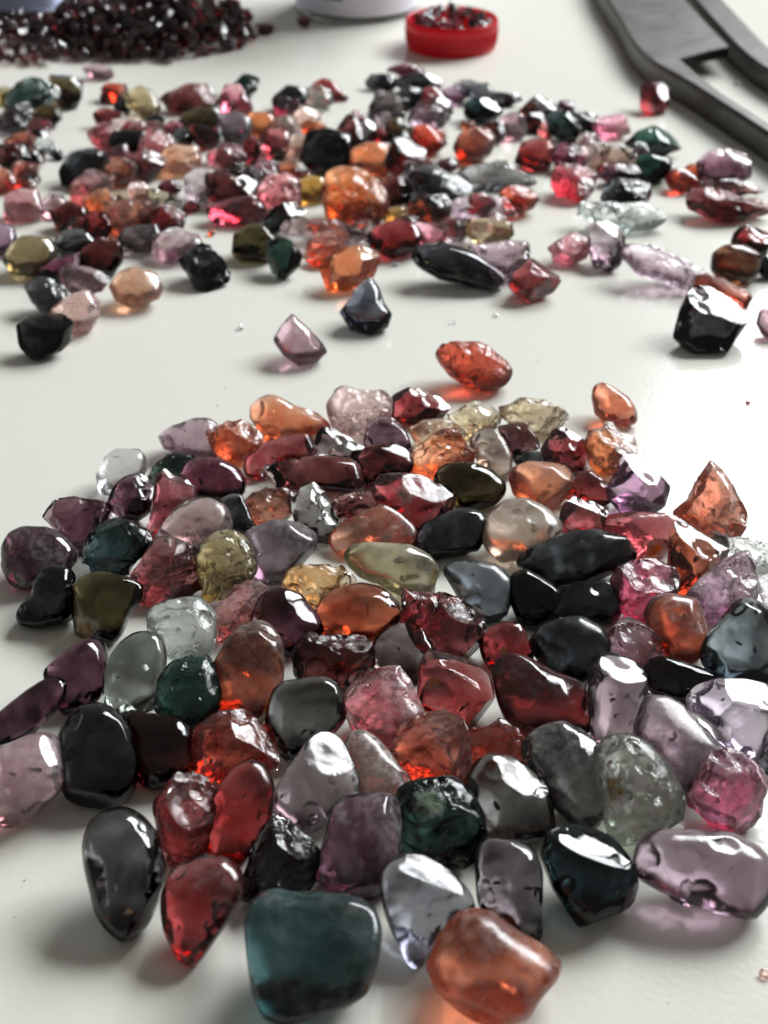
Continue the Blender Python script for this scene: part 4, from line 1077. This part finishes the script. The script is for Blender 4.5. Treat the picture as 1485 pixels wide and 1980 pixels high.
 ("violet slab between the olive round stone and the mauve triangular one", 'plum', 'x', 'd', [(215,570),(280,500),(370,465),(450,470),(430,540),(360,612),(260,600)], {}),
 ("mauve triangular stone above the peach-pink pebble", 'mauve', 'x', 'd', [(365,560),(400,520),(500,540),(600,580),(560,650),(460,690),(380,660)], dict(cloud=.2)),
 ("black-grey glassy rough stone left of the peach-pink pebble", 'dkgrey', 'g', 'd', [(165,640),(230,592),(320,610),(400,680),(360,740),(280,792),(220,730)], dict(silver=1)),
 ("peach-pink smooth pebble behind the black cube at the left", 'palepink', 's', 'd', [(320,780),(400,710),(480,672),(540,720),(548,800),(500,880),(430,890),(360,850)], dict(cloud=.2)),
 ("black cube at the lower left of the far scatter", 'black', 'x', 'd', [(130,890),(200,820),(290,810),(370,850),(392,900),(320,990),(220,1035),(170,980)], {}),
 ("lone peach pebble with silver nick in front of the scatter at left", 'peach', 's', 'd', [(655,620),(700,560),(770,540),(860,560),(905,630),(890,690),(780,742),(690,700)], dict(cloud=.15)),
]


def box_poly(b, rng):
    x0_, y0_, x1_, y1_ = b
    cx_, cy_, rx, ry = (x0_ + x1_) / 2, (y0_ + y1_) / 2, (x1_ - x0_) / 2, (y1_ - y0_) / 2
    pts = []
    ph = rng.uniform(0, 1)
    for k in range(7):
        a = (k + ph + rng.uniform(-.3, .3)) * 2 * math.pi / 7
        ca, sa = math.cos(a), math.sin(a)
        q_ = (abs(ca) ** 2.8 + abs(sa) ** 2.8) ** (-1 / 2.8) * rng.uniform(.78, 1.14)
        pts.append((cx_ + rx * ca * q_, cy_ + ry * sa * q_))
    return pts


for i, (lab_, key, fin, cr, pts, opt) in enumerate(FAR):
    ox, oy, sc_ = CROP[cr]
    rg = np.random.default_rng(900 + i)
    if isinstance(pts, tuple):
        pts = box_poly(pts, rg)
    pts = np.array(pts, float)
    pts = pts.mean(axis=0) + (pts - pts.mean(axis=0)) * 1.14
    stone(FIN_NAME[fin], lab_, key, fin, [(ox + x_ / sc_, oy + y_ / sc_) for x_, y_ in pts], 500 + i, G2, level=4 if oy else 3, hewn=7, **opt)

# ------------------------------------------------------------------ small chips wedged between them
FILL = [(120, 190), (30, 230), (75, 262), (20, 320), (110, 300), (60, 345), (205, 190), (240, 205), (255, 255), (230, 300), (300, 235), (330, 250), (345, 290),
        (395, 265), (420, 300), (455, 330), (505, 290), (495, 345), (535, 300), (560, 330), (590, 345), (625, 335), (640, 300), (690, 225), (700, 290), (735, 205),
        (760, 255), (790, 300), (835, 215), (850, 260), (865, 320), (820, 340), (905, 240), (945, 215), (985, 195), (1020, 215), (1060, 250), (1095, 205), (1125, 250),
        (1140, 280), (1170, 330), (1205, 345), (1235, 300), (150, 360), (190, 345), (265, 370), (330, 360), (370, 400), (240, 415), (300, 455), (150, 440), (200, 470),
        (520, 400), (560, 410), (620, 440), (690, 450), (740, 400), (790, 430), (840, 405), (880, 435), (930, 395), (960, 430), (1000, 400), (1215, 380), (1290, 330), (1340, 335)]
rg = np.random.default_rng(31)
WORD = {'dkwine': 'black-red', 'pink': 'pink', 'wine': 'wine-red', 'salmon': 'salmon', 'rose': 'rose-red', 'dkviolet': 'dark violet', 'mauve': 'mauve',
        'black': 'black', 'crimson': 'crimson', 'rust': 'rust-orange', 'palepink': 'pale pink', 'plum': 'plum'}
PREP = {'right', 'left', 'below', 'above', 'under', 'at', 'in', 'with', 'behind', 'between', 'beside', 'near', 'on', 'cut', 'touching', 'among', 'lying', 'standing',
        'topmost', 'set', 'slanting', 'tilting', 'wedged', 'beneath', 'before'}


def short(label):
    w = label.replace(',', '').split()
    for k in range(1, len(w)):
        if w[k] in PREP:
            return ' '.join(w[:k])
    return label


centres = []
for lab_, key, fin, cr, pts, opt in FAR:
    ox, oy, sc_ = CROP[cr]
    q_ = np.array([((pts[0] + pts[2]) / 2, (pts[1] + pts[3]) / 2)] if isinstance(pts, tuple) else pts, float).mean(axis=0)
    centres.append((ox + q_[0] / sc_, oy + q_[1] / sc_, short(lab_)))
seen = set()
for i, (x_, y_) in enumerate(FILL):
    w_ = rg.uniform(11, 19) * (.8 + y_ / 900)
    h_ = w_ * rg.uniform(.65, 1.0)
    key = list(WORD)[rg.integers(12)]
    for cx_, cy_, nm in sorted(centres, key=lambda c: (c[0] - x_) ** 2 + 4 * (c[1] - y_) ** 2):
        side = ('left' if x_ < cx_ else 'right') + ' side' if abs(x_ - cx_) > abs(y_ - cy_) else ('back' if y_ < cy_ else 'front')
        lab_ = f"small {WORD[key]} chip wedged at the {side} of the {nm}"
        if lab_ not in seen and len(lab_.split()) <= 16:
            break
    seen.add(lab_)
    stone("stone_chip", lab_, key, 'xrg'[rg.integers(3)],
          box_poly((x_ - w_, y_ - h_, x_ + w_, y_ + h_), rg), 3000 + i, "small chips between the far stones", level=3, hewn=4, silver=int(rg.uniform() < .4))

# ------------------------------------------------------------------ crumbs on the bare table
CRUMBS = [
 ("tiny clear crumb on the bare table left of the mauve octahedron", 'clear', (458, 627, 470, 638)),
 ("tiny pale crumb near the black pointed stone's left end", 'clear', (757, 507, 770, 516)),
 ("tiny white crumb right of the lone blue-grey drop", 'clear', (870, 619, 880, 627)),
 ("tiny clear crumb below the black pointed stone", 'clear', (953, 605, 964, 613)),
 ("tiny red crumb in the glare at the right edge", 'red', (1441, 775, 1451, 782)),
 ("tiny orange chip on the bare table at the lower right corner", 'palepink', (1468, 1874, 1492, 1890)),
 ("tiny orange crumb right of the pink-violet bubbly stone", 'orange', (402, 444, 416, 456)),
 ("tiny pale crumb between the handles of the pliers", 'clear', (1420, 157, 1432, 166)),
]
for i, (lab_, key, b_) in enumerate(CRUMBS):
    rg = np.random.default_rng(40 + i)
    stone("stone_crumb", lab_, key, 'x', box_poly(b_, rg), 60 + i, "loose crumbs", level=2)

# ------------------------------------------------------------------ heap of small garnets at the upper left
rg = np.random.default_rng(7)
garnet_mats = [gem_mat(k_, 'x', .0034, rg, cloud=.05, rough=(.02, .07), bumpk=.3) for k_ in ('dkwine', 'wine', 'dkred', 'plum', 'wine', 'dkwine', 'red')]


def chip_mesh(name, rg, level, mat):
    V, F = ICO[level]
    P = V * np.array([1, rg.uniform(.7, .95), rg.uniform(.6, .9)])
    for _ in range(13):
        n_ = rg.normal(size=3)
        n_ /= np.linalg.norm(n_)
        h = P @ n_
        P = P - np.outer(np.maximum(h - h.max() * rg.uniform(.5, .8), 0), n_)
    me = bpy.data.meshes.new(name)
    me.from_pydata(P.tolist(), [], F.tolist())
    me.polygons.foreach_set("use_smooth", [True] * len(F))
    me.set_sharp_from_angle(angle=math.radians(18))
    me.materials.append(mat)
    return me


chip_meshes = [chip_mesh("garnet_chip", rg, 2, garnet_mats[(0, 1, 2, 3, 4, 5, 0, 1, 0, 3, 4, 5, 0, 1, 6, 3, 4, 5, 1, 0, 5)[i]]) for i in range(21)]


def heap_z(x_, y_):
    a = 1 - ((x_ + .069) / .033) ** 2 - ((y_ - .438) / .033) ** 2
    b2 = 1 - ((x_ + .112) / .046) ** 2 - ((y_ - .424) / .023) ** 2
    c2 = 1 - ((x_ + .047) / .012) ** 2 - ((y_ - .428) / .014) ** 2
    return max(.0125 * max(a, 0) ** .8, .0036 * max(b2, 0) ** .7, .004 * max(c2, 0) ** .7)


def put_chip(name, me, loc, r_, rg, label, cat, group):
    o = bpy.data.objects.new(name, me)
    o.location = loc
    o.scale = (r_, r_ * rg.uniform(.75, 1), r_ * rg.uniform(.55, 1))
    o.rotation_euler = tuple(rg.uniform(0, 6.28, 3))
    COL.objects.link(o)
    return tag(o, label, cat, group)


cand = []
step = .0035
yy = .398
row = 0
while yy < .4455:
    xx = -.122 + (row % 2) * step / 2
    while xx < -.03:
        x_ = xx + rg.uniform(-.0009, .0009)
        y_ = yy + rg.uniform(-.0009, .0009)
        h = heap_z(x_, y_)
        if h > .0002:
            cand.append((x_, y_, h))
        xx += step
    yy += step * .9
    row += 1
cand.sort(key=lambda c: c[1] - c[2])
inview = [c for c in cand if c[0] > -.275 * c[1]]
core = [c for c in cand if c[0] <= -.275 * c[1]] + inview[298:]
for i, (x_, y_, h) in enumerate(inview[:298]):
    r_ = .0014 + .0024 * rg.uniform() ** 1.6
    put_chip("garnet_chip", chip_meshes[rg.integers(21)], (x_, y_, max(h - .0004, r_ * .75)), r_, rg,
             "small dark red garnet chip heaped at the upper left", "gemstone", "garnet chips heaped at the upper left")
# the chips underneath and behind, which nobody could count
V1, F1 = ICO[1]
cv, cf = [], []
for x_, y_, h in core:
    k0 = len(cv) * 0 + sum(len(a) for a in cv)
    r_ = .0021
    cv.append(V1 * r_ * rg.uniform(.8, 1.1, 3) + np.array([x_, y_, max(h - .0004, r_ * .8)]))
    cf.append(F1 + k0)
for x_, y_, h in cand:
    hz = h - .0034
    while hz > .0012:
        k0 = sum(len(a) for a in cv)
        cv.append(V1 * .0020 * rg.uniform(.8, 1.1, 3) + np.array([x_ + rg.uniform(-.001, .001), y_ + .0006, hz]))
        cf.append(F1 + k0)
        hz -= .0030
tag(mesh_obj("garnet_heap", np.concatenate(cv), np.concatenate(cf), garnet_mats[0], smooth=False),
    "mass of dark garnet chips inside the heap at the upper left", "gemstones", None, "stuff")

# ------------------------------------------------------------------ chips in the red cap
cap_mats = [gem_mat(k_, 'x', .005, rg, cloud=.04, rough=(.02, .08), bumpk=.4) for k_ in ('black', 'dkgrey', 'smoke', 'dkteal', 'mauve', 'greyviolet', 'wine', 'dkviolet')]
cap_meshes = [chip_mesh("cap_chip", rg, 2, cap_mats[i % 8]) for i in range(16)]
n_c = 0
for ring, (rad, cnt, zc) in enumerate(((.0, 1, .0100), (.0042, 6, .0096), (.0080, 11, .0086), (.0108, 15, .0074), (.003, 4, .0042), (.0088, 11, .0036))):
    for k in range(cnt):
        a = (k + rg.uniform(-.15, .15) + ring * .3) * 2 * math.pi / cnt
        r_ = rg.uniform(.0019, .0026) * (.85 if ring == 3 else 1)
        rad2 = min(rad * rg.uniform(.93, 1.04), Rc - tw - r_ - .0002)
        put_chip("cap_chip", cap_meshes[n_c % 16], (cap_c[0] + rad2 * math.cos(a), cap_c[1] + rad2 * math.sin(a), zc * Hc / .0085 + rg.uniform(-.0005, .0006)), r_, rg,
                 "small glassy dark chip among those filling the red cap", "gemstone", "chips in the red cap")
        n_c += 1

# ------------------------------------------------------------------ gem dust on the table
rg = np.random.default_rng(77)
dv, df = [], []
V0 = np.array([(0, 0, 1), (.9, 0, -.3), (-.45, .8, -.3), (-.45, -.8, -.3)])
F0 = np.array([(0, 1, 2), (0, 2, 3), (0, 3, 1), (1, 3, 2)])
for i in range(130):
    q_ = at(rg.uniform(0, 1485), rg.uniform(120, 1980))
    r_ = .00004 + .00012 * rg.uniform() ** 3
    a = rg.uniform(0, 6.28)
    Rm = np.array([(math.cos(a), -math.sin(a), 0), (math.sin(a), math.cos(a), 0), (0, 0, 1)])
    dv.append((V0 * rg.uniform(.6, 1.4, 3)) @ Rm.T * r_ + q_ + (0, 0, r_ * .4))
    df.append(F0 + 4 * i)
tag(mesh_obj("gem_dust", np.concatenate(dv), np.concatenate(df), plain_mat("gem_dust", (.34, .27, .25), .5, var=.5, scale=90), smooth=False),
    "scattered specks of gem dust on the table", "dust", None, "stuff")
